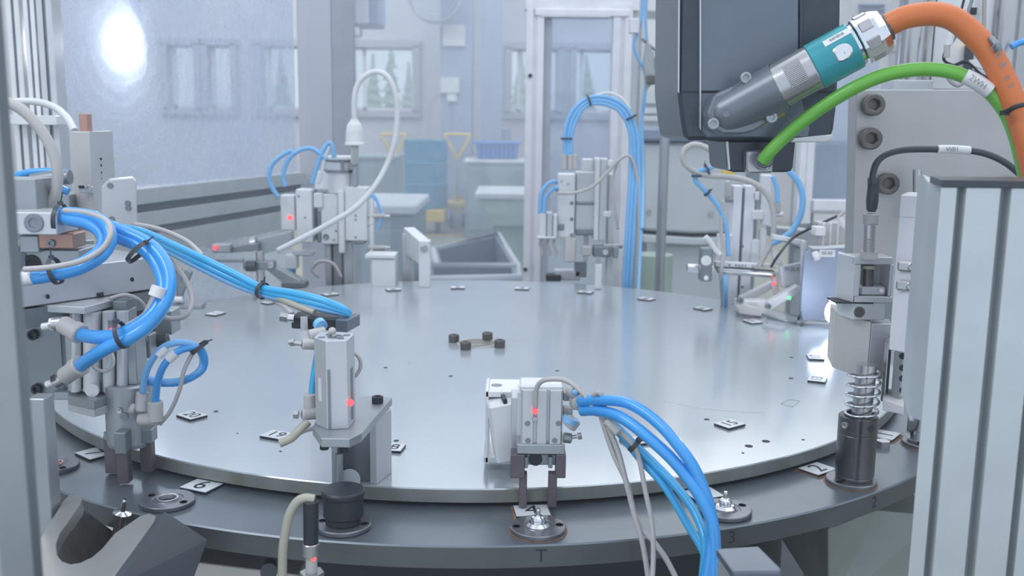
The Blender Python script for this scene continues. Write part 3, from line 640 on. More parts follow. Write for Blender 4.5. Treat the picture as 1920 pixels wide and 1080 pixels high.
for dx, dy in ((-.011, -.006), (.007, -.009), (.0105, .005), (-.006, .006)): MB().lathe([(.0034, 0), (.0034, .0004), (.0028, .0004), (.0026, .0001), (0, .0001)], (cx+dx, cy+dy, zc1+.0001), n=20).build('screw', 'castdark', r)
MB().lathe([(.0075, 0), (.0075, .0005), (.0062, .0005), (.006, .0001), (0, .0001)], (cx+.001, cy-.002, zc1+.0001), n=28).build('piston_bore', 'castdark', r)
mb = MB(); mb.sphere(W(623, 621, cy), .0038); mb.cyl(W(623, 621, cy), V((cx, cy-.001, zc1)), .0022); mb.build('bleed_screw', 'fitting', r)
MB().box(A0*.55+A1*.45+V((0, -.0003, .036)), (.005, .0006, .022), yaw=atan2(A1.y-A0.y, A1.x-A0.x)).build('sticker', 'numtile', r)
for y_, s_ in ((703, 'SMC'), (724, 'CDQ')):
    pass
MB().cyl(W(657, 755, A2.y-.001), W(657, 755, A2.y+.001), .0032).build('indicator_light', 'redlight', r)
# black sensor block behind the head with metal ring
zv = W(651, 600, .945).z
MB().hpoly([(546, 594), (558, 584), (648, 587), (628, 599)], zv, .0118, .0008).build('valve_block', 'black', r)
MB().hpoly([(628.5, 599), (648.5, 587), (675, 588), (651, 600.5)], zv, .0122, .0006).build('end_block', 'motor_edge', r)
MB().bx(563, 594, 577, 620, .947, .005, .0003).build('metal_band', 'steel', r)
MB().nut(W(526, 594, .95), W(540, 596, .95), .0052).build('knurled_nut', 'steel', r)
MB().cyl(W(538, 596, .95), W(552, 597, .95), .004).build('stem', 'chrome', r)
MB().cyl(W(603, 612, .925), W(598, 606, .93), .0062).build('blue_collar', 'blue_pale', r)
# elbows on the left side
MB().cyl(W(610, 622, .925), W(580, 630, .918), .0058, ch=.001).build('elbow_fitting', 'fitting', r)
MB().cyl(W(592, 646, .915), W(566, 645, .91), .0052, ch=.001).build('elbow_fitting', 'fitting', r)
MB().nut(W(552, 642, .91), W(545, 642, .91), .0042).build('lock_nut', 'steel', r); MB().cyl(W(566, 645, .91), W(541, 642, .91), .002).build('needle', 'steel', r)
MB().cyl(W(582, 738, .915), W(581, 765, .915), .0062, ch=.001).build('elbow_fitting', 'fitting', r)
MB().cyl(W(596, 775, .912), W(566, 777, .905), .0056, ch=.001).build('elbow_fitting', 'fitting', r)
MB().nut(W(560, 777, .905), W(551, 777, .905), .0046).build('lock_nut', 'steel', r)
MB().ptube([(598, 650, .925), (593, 680, .925), (588, 710, .92), (585, 738, .918)], .0035).build('blue_hose', 'blue_cyan', r)
MB().ptube([(664, 662, .925), (674, 672, .925), (676, 688, .925), (669, 702, .925), (662, 708, .925)], .0018).build('sensor_cable', 'greyhose', r)
MB().ptube([(578, 790, .905), (560, 808, .90), (545, 822, .898), (524, 831, .895)], .0042).build('hose_end', 'beigehose', r)
MB().ptube([(592, 802, .915), (570, 808, .92), (548, 820, .925)], .0022).build('sensor_cable', 'greyhose', r)
# long blue bundle from the left to the black block
for i, (dy, rr_h, m_) in enumerate([(0, .0042, 'blue_cyan'), (9, .0042, 'blue_cyan'), (16, .0036, 'blue_pale')]):
    pts = [(215, 425+dy*.6, 1.15), (262, 432+dy, 1.12), (320, 457+dy, 1.08), (380, 485+dy*1.2, 1.04), (440, 514+dy*1.2, 1.02), (492, 540+dy*.7, 1.0), (550, 550+dy*1, .98), (600, 562+dy*1.0, .965), (640, 578+dy*.5, .96), (655, 590, .962)]
    h_ = hose('pneumatic_hose', pts, rr_h, m_, ['uppermost bright blue hose of the long bundle running to the slim cylinder', 'middle blue hose of the long bundle running to the slim cylinder', 'lowest pale blue hose of the long bundle running to the slim cylinder'][i])
    if i == 0: tie(h_, (W(492, 545, 1.0), W(550, 555, .98)-W(440, 518, 1.02)), .0082)
hose('grey_hose', [(215, 430, 1.16), (300, 465, 1.1), (370, 500, 1.06), (430, 522, 1.03), (492, 550, 1.01), (530, 572, .985), (548, 590, .955)], .003, 'greyhose', 'grey cable running below the long blue bundle to the slim cylinder', 'cable')
hose('beige_hose', [(500, 552, 1.0), (530, 562, .985), (560, 575, .97), (590, 586, .962)], .0035, 'beigehose', 'short beige cable entering the black valve block', 'cable')
hose('grey_hose', [(250, 420, 1.2), (300, 430, 1.17), (350, 452, 1.14), (380, 480, 1.1)], .0028, 'greyhose', 'grey cable arching above the long blue bundle', 'cable')

# ================================================================ CENTRE GRIPPER
d = .925
r = root('parallel_gripper', W(1010, 870, d), 'grey two-finger gripper with brown fingers hanging over socket 4', 'gripper')
# angle bracket behind: bent plate
zp = 1.0
MB().bx(910, 732, 916, 868, .985, .05, .0006).build('bracket_side', 'alu_light', r)
p0 = W(910, 868, .985); p1 = W(965, 868, .985)
MB().box(((p0.x+p1.x)/2+.003, 1.01, W(940, 868, .985).z+.003), (p1.x-p0.x+.01, .05, .006), bev=.0005).build('bracket_foot', 'alu', r)
MB().box(((p0.x+p1.x)/2+.005, 1.01, W(940, 745, .985).z+.003), (p1.x-p0.x+.012, .05, .006), bev=.0005).build('bracket_top', 'alu_light', r)
q = W(931, 735, 1.0); MB().lathe([(.0058, 0), (.0056, .0003), (0, .0003)], V((W(931, 736, 1.01).x, 1.01, W(940, 745, .985).z+.0061)), n=24).build('bolt_hole', 'castdark', r)
# guide body between (tilted white block)
R = Matrix.Rotation(radians(-9), 3, 'Y') @ Matrix.Rotation(radians(8), 3, 'Z')
MB().box(W(946, 812, .965)+V((0, .012, 0)), (.028, .03, .062), rot=R, bev=.002).build('slide_block', 'alu_light', r)
MB().box(W(936, 770, .975)+V((0, .012, 0)), (.022, .025, .020), rot=R, bev=.001).build('slide_cap', 'alu_light', r)
MB().box(W(948, 775, .962)+V((0, .012, 0)), (.004, .02, .028), rot=R).build('slide_groove', 'dark', r)
MB().bx(958, 745, 976, 862, .96, .03, .001).build('side_cover', 'alu', r)
MB().bx(970, 735, 992, 838, .95, .03, .001).build('side_cover', 'alu_light', r)
# body with grooves
def bodyprof(xs, d, t, y0, y1):
    z0 = W(1010, y1, d).z; z1 = W(1010, y0, d).z; P = []
    for x, dd in xs: P.append(V((W(x, 780, d).x, d+dd, z0)))
    P += [V((W(xs[-1][0], 780, d).x, d+t, z0)), V((W(xs[0][0], 780, d).x, d+t, z0))]
    return P, (0, 0, z1-z0)
P, v = bodyprof([(977, .002), (980, 0), (1000, 0), (1000, .003), (1007, .003), (1007, 0), (1025, 0), (1025, .004), (1031, .004), (1031, 0), (1052, 0), (1055, .002)], d, .035, 732, 834)
MB().prism(P, v, .0003, 1).build('body', 'alu', r)
MB().bx(974, 722, 1057, 738, d+.006, .03, .002).build('head', 'alu_light', r)
for x, y in ((989, 794), (1047, 794), (990, 826), (1040, 826)): MB().lathe([(.0028, 0), (.0027, .0004), (0, .0004)], W(x, y, d), (0, -1, 0), 20).build('screw_hole', 'castdark', r)
MB().bx(998, 782, 1008, 790, d-.001, .003, .0003).build('sensor_body', 'steel', r)
MB().bx(998, 763, 1008, 776, d-.0012, .003, .0008).build('indicator_light', 'redlight', r)
MB().bx(969, 834, 1059, 852, d-.003, .042, .0008).build('base_plate', 'cast', r)
MB().bx(978, 852, 1042, 872, d+.004, .026, .0006).build('jaw_guide', 'castdark', r)
MB().lathe([(.0068, 0), (.0065, .001), (0, .001)], W(1004, 861, d+.004), (0, -1, 0), 24).build('round_cap', 'dark', r)
for sg, (a1, a2, b1, b2) in ((-1, (957, 984, 973, 988)), (1, (1042, 1061, 1028, 1044))):
    MB().bx(a1, 853, a2, 897, d-.004, .020, .0008).build('jaw', 'finger', r)
    MB().bx(b1, 890, b2, 952, d-.001, .012, .0006).build('finger', 'finger', r)
MB().bx(984, 858, 990, 878, d-.002, .01, .0004).build('jaw_insert', 'castdark', r); MB().bx(1028, 858, 1036, 878, d-.002, .01, .0004).build('jaw_insert', 'castdark', r)
# fittings at the right
MB().bx(1056, 737, 1068, 752, d+.012, .012, .0006).build('port_block', 'castdark', r); MB().bx(1056, 766, 1074, 782, d+.008, .012, .0006).build('port_block', 'fitting', r)
for x, y, dd in ((1078, 736, -.004), (1085, 758, -.008)):
    MB().lathe([(.0045, 0), (.0072, .001), (.0072, .009), (.0058, .012), (.0042, .012), (.0042, .006), (0, .006)], W(x, y, d+dd)+V((-.002, .012, -.002)), (.3, -1, .25), 28).build('push_in_fitting', 'fitting', r)
    MB().sphere(W(x, y, d+dd), .0032).build('blue_port', 'blue_pale', r)
MB().cyl(W(1078, 785, d), W(1066, 800, d), .0075, ch=.001).build('elbow_fitting', 'fitting', r)
MB().cyl(W(1072, 783, d-.002), W(1068, 792, d-.002), .008).build('blue_collar', 'blue_pale', r)
MB().cyl(W(1056, 820, d), W(1072, 822, d), .0052, ch=.001).build('throttle', 'castdark', r); MB().cyl(W(1070, 820, d), W(1082, 818, d), .002).build('needle', 'steel', r); MB().nut(W(1083, 818, d), W(1091, 817, d), .0038).build('needle_knob', 'steel', r)
# arm carrying it toward the back
MB().box(W(1010, 760, d)+V((0, .045, -.005)), (.03, .03, .03), bev=.002).build('adapter', 'cast', r)
# hoses of the gripper
def H(pts, r_, m_, label, cat='hose'): return hose('pneumatic_hose' if 'blue' in m_ else 'grey_hose', pts, r_, m_, label, cat)
h1 = H([(1088, 752, .90), (1130, 750, .88), (1180, 757, .86), (1230, 790, .84), (1275, 840, .82), (1305, 885, .81), (1330, 950, .80), (1336, 1010, .79), (1322, 1100, .78)], .0052, 'blue', 'outermost thick blue hose arching right from the centre gripper')
h2 = H([(1092, 770, .90), (1120, 770, .885), (1165, 783, .86), (1215, 820, .84), (1270, 872, .82), (1315, 935, .80), (1338, 995, .79), (1338, 1100, .78)], .0055, 'blue', 'second thick blue hose from the centre gripper, below the outermost')
h3 = H([(1100, 745, .905), (1140, 785, .885), (1185, 830, .87), (1225, 868, .86), (1270, 915, .84), (1305, 965, .82), (1322, 1020, .80), (1316, 1100, .79)], .0040, 'blue_cyan', 'cyan blue hose running diagonally beneath the thick ones to the bottom')
h4 = H([(1120, 770, .90), (1160, 810, .885), (1200, 860, .87), (1245, 910, .85), (1290, 985, .83), (1322, 1045, .81), (1312, 1100, .80)], .0038, 'blue_cyan', 'lowest cyan blue hose sagging furthest left beside the ring')
tie(h3, (W(1192, 832, .862), W(1225, 868, .86)-W(1160, 810, .87)), .0085)
MB().ptube([(1112, 742, .885), (1122, 736, .88), (1130, 745, .88), (1134, 765, .885)], .0022).build('wire_wrap', 'greyhose', h1)
g1 = H([(1004, 765, .92), (1005, 735, .918), (1012, 718, .915), (1030, 711, .91), (1062, 714, .905), (1090, 735, .895), (1120, 772, .885), (1150, 800, .875), (1185, 832, .865), (1198, 860, .86), (1210, 920, .85), (1222, 980, .84), (1225, 1040, .83), (1222, 1100, .82)], .0024, 'greyhose', 'grey sensor cable arching over the centre gripper head then falling', 'cable')
MB().cyl(W(1137, 788, .873), W(1160, 812, .867), .0042, ch=.001).build('inline_connector', 'fitting', g1)
H([(1120, 745, .89), (1130, 790, .885), (1150, 850, .88), (1175, 905, .87), (1188, 960, .86), (1205, 1020, .85), (1218, 1100, .84)], .0026, 'greyhose', 'leftmost grey cable falling straight from the gripper fittings', 'cable')
H([(1140, 800, .88), (1160, 850, .875), (1178, 920, .865), (1195, 980, .86), (1225, 1015, .85), (1250, 1050, .84), (1275, 1100, .83)], .0026, 'greyhose', 'grey cable that veers right at the bottom beside the ring rim', 'cable')

# ================================================================ BOTTOM: fork, connector, capped profile, cabinet
r = root('steel_fork', W(180, 1080, .80), 'polished steel chute with U shaped cutout in the lower corner', 'chute')
# inclined plate: plane through three points
q0, q1, q2, q3 = W(60, 1090, .72), W(235, 1095, .70), W(292, 962, .86), W(125, 925, .90)
nrm_ = (q1-q0).cross(q3-q0).normalized(); nrm_ = nrm_ if nrm_.y < 0 else -nrm_
def onp(px, py):
    rr_2 = ray(px, py); o_ = V((0, 0, CAMZ)); t_ = (q0-o_).dot(nrm_)/rr_2.dot(nrm_); return o_+rr_2*t_
out = [(-20, 1200), (20, 1100), (118, 940), (130, 928), (146, 929), (154, 936), (150, 946), (112, 1000), (105, 1020), (107, 1040), (116, 1052), (132, 1058), (150, 1055), (172, 1045), (192, 1028), (215, 1000), (262, 968), (280, 962), (292, 968), (288, 978), (200, 1100), (120, 1200)]
MB().prism([onp(*p) for p in out], -nrm_*.012, .0008, 2).build('fork_plate', 'forksteel', r)
# curved inner trough
mb = MB(); arc = [(154, 938), (113, 1000), (105, 1020), (107, 1040), (116, 1052), (132, 1058), (150, 1055), (172, 1045), (192, 1028), (215, 1000), (262, 968)]
A = [onp(*p)-nrm_*.010 for p in arc]; B = [p+V((-.004, .10, -.075)) for p in A]
va = mb._v(A); vb = mb._v(B)
for i in range(len(A)-1): f = mb.b.faces.new((va[i], va[i+1], vb[i+1], vb[i])); f.smooth = True
mb.build('trough_lining', 'oldbolt', r)
e0, e1 = onp(290, 966), onp(190, 1110)
MB().prism([e0-nrm_*.001, e1-nrm_*.001, e1-nrm_*.001+V((.035, .02, -.05)), e0-nrm_*.001+V((.03, .02, -.035))], (.006, .01, 0)).build('side_cheek', 'blackplastic', r)
MB().bx(300, 1010, 340, 1120, .86, .03, .002).build('leg', 'black', r)
MB().cyl(W(327, 1030, .84), W(327, 1120, .84), .006).build('strut', 'blackbolt', r)
mb = MB(); c_ = W(224, 972, .88); c2 = W(238, 948, .90)
mb.lathe([(.0015, .012), (.0022, .010), (.0025, 0), (.0085, -.002), (.0085, -.004), (.006, -.006), (.0055, -.014), (.0045, -.04)], W(230, 958, .88), (.25, 0, 1), 24); mb.build('screw', 'chrome', r)
# sensor plug in front
d = .80
r = root('sensor_plug', W(585, 1080, d), 'black round plug with metal collar and beige cable at the bottom', 'connector')
MB().cyl(W(583, 938, d), W(583, 1022, d), .0066, .0064, ch=.0012).build('plug_body', 'black', r)
MB().cyl(W(583, 1018, d), W(583, 1042, d), .0072, n=28, ch=.0006).build('collar', 'steel', r)
MB().cyl(W(584, 1040, d), W(584, 1075, d), .0050).build('sleeve', 'fitting', r)
MB().cyl(W(588, 1047, d-.006), W(588, 1047, d-.003), .0022).build('indicator_light', 'redlight', r)
MB().nut(W(585, 1072, d), W(585, 1110, d), .0105).build('nut', 'steel', r)
MB().ptube([(590, 936, d), (572, 934, d), (556, 942, d), (543, 965, d), (535, 1000, d), (530, 1040, d), (530, 1120, d)], .0040).build('cable', 'beigehose', r)
# capped aluminium profile
d = .70
r = root('capped_profile', W(1400, 1120, d), 'aluminium profile end with dark plastic cap beside the blue hoses', 'post')
zt = W(1375, 1052, d).z
cp = [G(x, y, zt+.008) for x, y in ((1343, 1024), (1422, 1019), (1466, 1062), (1463, 1066), (1376, 1068), (1372, 1064))]
MB().prism([V((p.x, p.y, zt)) for p in cp], (0, 0, .006), .002, 2).build('end_cap', 'motor_edge', r)
cc = sum(cp, V((0, 0, 0)))/6
MB().prism([V((cc.x+(p.x-cc.x)*.94, cc.y+(p.y-cc.y)*.94, zt)) for p in cp], (0, 0, -.25), .001, 1).build('profile', 'profile', r)
# grey cabinet under the ring at the right
r = root('base_cabinet', W(1640, 1080, 1.12), 'mottled grey green steel box below the ring on the lower side', 'cabinet')
MB().prism([W(1553, 990, 1.10), W(1640, 955, 1.15), W(1760, 968, 1.15), W(1760, 1150, 1.15), W(1553, 1150, 1.10)], (0, .3, 0), .002, 1).build('body', 'concrete', r)
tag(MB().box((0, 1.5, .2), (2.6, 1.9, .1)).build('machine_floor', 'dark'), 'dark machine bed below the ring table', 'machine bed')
tag(MB().poly([(338, 1050), (560, 1078), (560, 1100), (330, 1100)], .95, .2, .001).build('light_plate', 'alu_warm'), 'pale plate glimpsed below the ring beside the steel chute', 'plate')
tag(MB().cyl(W(504, 1072, .88), W(504, 1062, .9), .008).build('plastic_stud', 'blackplastic'), 'small black knob in the dark gap under the ring rim', 'knob')
# ================================================================ LEFT GRIPPER STATION
d = 1.0
r = root('three_finger_gripper', W(230, 760, d), 'grey cylinder with three brown fingers hanging over the ring', 'gripper')
zt = W(158, 576, .985).z
MB().hpoly([(-20, 572), (50, 570), (158, 576), (212, 562), (212, 553), (130, 548), (40, 562), (-20, 566)], zt, .0075, .0005).build('top_plate', 'alu', r)
for x, y in ((143, 560), (184, 557)): MB().bolt(G(x, y, zt), (0, 0, 1), .0060, .0055).build('bolt', 'blackbolt', r)
MB().lathe([(.0055, 0), (.0054, .0003), (0, .0003)], G(163, 558, zt), n=24).build('bolt_hole', 'castdark', r)
MB().bx(20, 584, 117, 748, 1.03, .012, .001).build('back_plate', 'castdark', r)
for x, y in ((64, 627), (71, 728), (75, 745)): MB().bolt(W(x, y, 1.03), (0, -1, 0), .0056, .006).build('bolt', 'blackbolt', r)
MB().bx(64, 748, 96, 1140, .86, .02, .001).build('support_strip', 'cast', r)
MB().bx(100, 734, 135, 750, 1.02, .02, .001).build('lower_arm', 'cast', r)
# body with rounded columns
for x0, x1, m_ in ((128, 148, 'alu'), (150, 182, 'alu_light'), (188, 212, 'alu'), (215, 236, 'alu')):
    xm = (x0+x1)/2; rad = (W(x1, 650, d).x-W(x0, 650, d).x)/2
    MB().cyl(W(xm, 586, d)+V((0, rad, 0)), W(xm, 736 if x0 < 200 else 728, d)+V((0, rad, 0)), rad, n=24).build('column', m_, r)
MB().bx(122, 584, 240, 735, d+.012, .03, .001).build('cylinder_body', 'cast', r)
MB().bx(183, 590, 188, 735, d+.008, .004, 0).build('sensor_slot', 'castdark', r); MB().bx(210, 590, 215, 735, d+.008, .004, 0).build('sensor_slot', 'castdark', r)
MB().bx(203, 600, 212, 640, d-.001, .004, .0005).build('sensor', 'castdark', r)
MB().cyl(W(209, 619, d-.003), W(209, 619, d), .0026).build('indicator_light', 'redlight', r)
MB().bx(213, 565, 238, 655, d+.02, .03, .001).build('rear_column', 'castdark', r)
MB().lathe([(.0075, 0), (.0072, .003), (0, .003)], W(174, 731, d), (0, -1, 0), 20).build('plug', 'alu_light', r)
MB().bx(238, 640, 256, 722, d+.006, .03, .001).build('side_bracket', 'cast', r)
zf = W(175, 742, d).z
MB().hpoly([(127, 742), (175, 752), (196, 744), (258, 722), (256, 708), (200, 722), (130, 728)], zf, .0095, .0006).build('upper_flange', 'cast', r)
MB().hpoly([(127, 756), (175, 768), (196, 762), (260, 738), (256, 724), (200, 738), (130, 742)], zf-.0095, .0085, .0006).build('lower_flange', 'alu', r)
cyc = W(235, 780, d+.005)
MB().lathe([(.0235, -.034), (.0245, -.030), (.0245, 0), (.0245, .032), (.022, .034)], cyc+V((0, .012, 0)), n=40, cap=True).build('gripper_head', 'cast', r)
MB().lathe([(.0042, 0), (.0042, .001), (.003, .001), (0, .001)], W(233, 781, d-.0085), (0, -1, 0), 20).build('plug', 'castdark', r)
MB().lathe([(.0028, 0), (.0028, .0012), (.0018, .0012), (0, .0002)], W(224, 770, d-.0095), (0, -1, 0), 20).build('screw', 'steel', r)
for x0, y0, x1, y1, dd in ((195, 818, 218, 888, .01), (218, 845, 240, 907, -.02), (262, 818, 284, 886, .005)):
    MB().bx(x0, y0, x1, y1, d+dd, .012, .0008).build('finger', 'finger', r)
MB().bx(214, 812, 236, 852, d-.022, .016, .0008).build('jaw', 'castdark', r); MB().bx(252, 806, 284, 832, d+.0, .018, .0008).build('jaw', 'castdark', r); MB().bx(194, 810, 214, 826, d+.005, .018, .0008).build('jaw', 'castdark', r)
# right side blocks
MB().bx(290, 583, 322, 628, 1.09, .03, .001).build('sensor_block', 'cast', r)
MB().cyl(W(285, 640, 1.07), W(315, 638, 1.07), .0072, ch=.001).build('black_knob', 'blackplastic', r)
MB().bx(240, 560, 296, 645, 1.10, .03, .001).build('rear_block', 'castdark', r)
MB().bx(252, 628, 282, 672, 1.045, .02, .001).build('screw_plate', 'cast', r)
for x, y in ((257, 638), (270, 636)): MB().bolt(W(x, y, 1.045), (0, -1, 0), .0042, .002).build('screw', 'steel', r)
# fittings on the left of the body
def fit(a, b, ra, nm='push_in_fitting', m_='fitting'):
    return MB().cyl(W(*a), W(*b), ra, ch=.0012).build(nm, m_, r)
fit((118, 608, .965), (146, 625, .955), .0092); fit((140, 620, .957), (152, 627, .953), .0105, 'collar')
fit((98, 608, .965), (122, 606, .965), .0068, 'nut', 'steel'); fit((78, 613, .965), (98, 610, .965), .0038, 'needle', 'alu_light'); MB().nut(W(96, 609, .965), W(104, 608, .965), .0072).build('lock_nut', 'chrome', r)
fit((122, 705, .965), (146, 688, .955), .0092); fit((140, 692, .957), (152, 684, .953), .0105, 'collar')
fit((102, 718, .965), (124, 706, .965), .0068, 'nut', 'steel'); fit((86, 722, .965), (104, 716, .965), .0038, 'needle', 'alu_light'); MB().nut(W(102, 716, .965), W(112, 711, .965), .0072).build('lock_nut', 'chrome', r)
# small fittings at the right of the gripper head
fit((268, 734, .99), (266, 772, .985), .0068); fit((291, 752, .98), (292, 790, .98), .0078); fit((262, 786, .985), (296, 786, .98), .0070); fit((244, 764, .985), (254, 768, .985), .0055, 'throttle', 'fitting')
MB().ptube([(195, 668, .985), (178, 660, .98), (170, 672, .98), (178, 690, .978), (198, 696, .978), (212, 684, .98), (210, 664, .985), (196, 655, .985)], .0018).build('sensor_cable', 'fitting', r)
# hoses of the left gripper
a_ = H([(148, 627, .955), (180, 632, .94), (215, 629, .935), (250, 616, .935), (285, 590, .94), (304, 558, .95), (305, 525, .96), (290, 490, .97), (262, 462, .98), (228, 448, .99), (195, 432, 1.0), (150, 415, 1.0), (112, 408, 1.0)], .0068, 'blue', 'thick blue hose curving from the upper fitting of the three-finger gripper')
b_ = H([(148, 688, .955), (172, 670, .94), (205, 650, .93), (240, 635, .93), (275, 612, .935), (302, 580, .94), (317, 545, .95), (316, 510, .96), (300, 478, .97), (275, 455, .98), (240, 438, .99), (205, 424, 1.0), (160, 408, 1.0), (118, 402, 1.0)], .0068, 'blue', 'thick blue hose curving from the lower fitting of the three-finger gripper')
tie(a_, (W(228, 628, .93), V((1, 0, .3))), .0128); tie(a_, (W(258, 473, .97), V((1, -.1, -.9))), .0130)
MB().cyl(W(299, 538, .943), W(292, 556, .941), .0074).build('white_sleeve', 'white', a_)
c_ = H([(45, 520, .93), (80, 517, .93), (120, 506, .94), (165, 487, .95), (192, 462, .96), (190, 438, .97), (165, 420, .98), (130, 412, .99), (112, 406, 1.0)], .0062, 'blue', 'inner blue hose of the loop in front of the aluminium blocks')
d_ = H([(45, 524, .93), (100, 516, .93), (150, 503, .94), (190, 480, .945), (207, 452, .955), (202, 425, .965), (180, 408, .98), (140, 400, .99), (112, 400, 1.0)], .0062, 'blue', 'outer blue hose of the loop in front of the aluminium blocks')
MB().cyl(W(40, 523, .928), W(62, 520, .928), .0068).build('white_sleeve', 'white', c_)
tie(c_, (W(104, 508, .932), V((1, 0, .25))), .0125); tie(c_, (W(112, 410, .998), V((1, 0, -.1))), .0150)
H([(45, 505, .92), (95, 501, .92), (150, 490, .925), (190, 468, .94), (207, 440, .95), (200, 415, .965), (165, 400, .98), (120, 395, .99)], .0028, 'greyhose', 'grey cable following the outside of the blue loop', 'cable')
H([(290, 560, .97), (275, 590, .96), (255, 605, .955), (236, 615, .95)], .0045, 'greyhose', 'pinkish grey cable inside the thick blue hose curve', 'cable')
H([(200, 420, 1.03), (260, 440, 1.06), (310, 480, 1.08), (345, 520, 1.08), (360, 560, 1.07), (350, 590, 1.05), (325, 598, 1.05), (300, 592, 1.06)], .0028, 'greyhose', 'grey cable looping down beside the sensor block', 'cable')
H([(205, 560, 1.02), (235, 553, 1.03), (260, 562, 1.04), (275, 580, 1.05)], .0022, 'greyhose', 'thin grey cable arching behind the angled top plate', 'cable')
# small hose loop at the right of the gripper
e_ = H([(268, 735, .985), (272, 705, .98), (285, 675, .975), (308, 650, .975), (340, 642, .975), (368, 650, .98), (380, 672, .985), (374, 695, .985), (345, 712, .985), (300, 716, .985), (272, 708, .99)], .0035, 'blue_pale', 'pale blue hose of the small loop, starting at the farther fitting')
f_ = H([(292, 752, .98), (295, 720, .975), (305, 690, .97), (325, 665, .97), (350, 653, .975), (376, 655, .98), (384, 680, .985), (372, 700, .985), (330, 718, .985), (272, 716, .99)], .0038, 'blue', 'brighter blue hose of the small loop, starting at the nearer fitting')
tie(f_, (W(372, 652, .98), V((.6, .1, -.8))), .0085)
MB().cyl(W(297, 668, .972), W(312, 652, .975), .0042).build('white_sleeve', 'white', e_); MB().cyl(W(316, 675, .969), W(330, 662, .97), .0046).build('white_sleeve', 'white', f_)
H([(300, 795, .985), (320, 770, .98), (337, 730, .975), (345, 695, .975), (358, 668, .98), (368, 655, .98)], .0022, 'greyhose', 'thin grey cable rising from the gripper to the small blue loop', 'cable')

# ================================================================ BEAM AND BLOCKS BEHIND, LEFT
r = root('cross_beam', W(160, 530, 1.02), 'broad aluminium beam running back behind the blue hoses', 'beam')
zt = W(40, 512, .97).z
pa, pb = W(30, 512, .97), W(300, 482, 1.10); pa.z = pb.z = zt; vv = (pb-pa).normalized(); bn = V((-vv.y, vv.x, 0))
MB().prism([pa-vv*.1, pb, pb+bn*.10, pa-vv*.1+bn*.10], (0, 0, -.036), .001, 1).build('beam', 'alu', r)
MB().prism([pa-vv*.1+V((0, 0, -.038)), pb+V((0, 0, -.038)), pb+bn*.05+V((0, 0, -.038)), pa-vv*.1+bn*.05+V((0, 0, -.038))], (0, 0, -.02)).build('underside', 'castdark', r)
MB().prism([pa-vv*.1+bn*.03+V((0, 0, .0)), pb-vv*.06+bn*.03, pb-vv*.06+bn*.09, pa-vv*.1+bn*.09], (0, 0, .022), .001, 1).build('guide_rail', 'cast', r)
for x, y in ((248, 524), (90, 556)): MB().lathe([(.0025, 0), (.0024, .0006), (0, .0006)], W(x, y, 1.065 if x > 200 else .992), (-.3, -1, 0), 16).build('screw_hole', 'dark', r)
r = root('clamp_block', W(70, 440, 1.0), 'aluminium clamp block with large round bolt beside the blurred post', 'block')
MB().bx(-20, 398, 106, 440, .985, .05, .001).build('block', 'alu', r); MB().bolt(W(64, 418, .985), (0, -1, 0), .0095, .002).build('bolt', 'castdark', r)
r = root('bolted_block', W(60, 500, 1.0), 'lower aluminium block with two round bolts above the beam', 'block')
MB().bx(-20, 468, 150, 508, 1.01, .05, .001).build('block', 'cast', r); MB().bolt(W(60, 495, 1.01), (0, -1, 0), .0098, .002).build('bolt', 'dark', r); MB().bolt(W(106, 488, 1.02), (0, -1, 0), .009, .003).build('bolt', 'castdark', r)
tag(MB().bx(-10, 335, 68, 398, 1.02, .04, .001).build('square_block', 'cast'), 'square grey block above the clamp block beside the post', 'block')
r = root('copper_insert', W(100, 450, 1.0), 'brown copper block with a small screw between two aluminium blocks', 'block')
MB().bx(72, 438, 138, 466, 1.0, .03, .001).build('block', 'copper', r); MB().bolt(W(97, 456, 1.0), (0, -1, 0), .004, .003).build('screw', 'castdark', r)
tag(MB().bx(36, 442, 72, 474, 1.0, .03, .001).build('spacer_block', 'cast'), 'small grey spacer block left of the copper block', 'block')
r = root('upright_housing', W(172, 440, 1.3), 'tall pale upright housing with copper stub on top', 'housing')
MB().yb(172, 247, 440, 1.3, radians(18), .030, .0, 0) if 0 else None
xL, xM, xR = W(134, 300, 1.3), W(171, 300, 1.28), W(213, 300, 1.34)
zz0, zz1 = W(170, 460, 1.28).z, W(170, 247, 1.28).z
MB().prism([V((xL.x, xL.y, zz0)), V((xM.x, xM.y, zz0)), V((xR.x, xR.y, zz0)), V((xL.x+.02, xR.y+.04, zz0))], (0, 0, zz1-zz0), .001, 1).build('body', 'alu_warm', r)
MB().prism([V((xM.x+.0005, xM.y-.001, zz0)), V((xR.x+.0005, xR.y-.001, zz0)), V((xR.x, xR.y+.002, zz0)), V((xM.x, xM.y+.002, zz0))], (0, 0, zz1-zz0), .0, 1).build('side_plate', 'alu', r)
for y in (298, 310, 323, 335): MB().lathe([(.0018, 0), (.0017, .0006), (0, .0006)], V((W(190, y, 1.305).x, 1.303, W(190, y, 1.305).z)), (.55, -.8, 0), 16).build('screw_hole', 'dark', r)
MB().bx(147, 349, 174, 362, 1.277, .004, .001).build('slot_plate', 'alu', r); MB().bolt(W(167, 353, 1.277), (0, -1, 0), .0042, .0015).build('screw', 'steel', r); MB().bx(147, 348, 157, 353, 1.2755, .002, 0).build('slot', 'dark', r)
MB().bx(148, 213, 164, 248, 1.30, .015, .001).build('copper_stub', 'copper', r)
r = root('chamfered_plate', W(220, 420, 1.2), 'aluminium plate with cut corner and four screw holes beside the upright housing', 'plate')
MB().poly([(190, 352), (205, 337), (250, 333), (256, 340), (258, 440), (190, 440)], 1.2, .02, .001, vec=(-.012, .03, 0)).build('plate', 'alu', r)
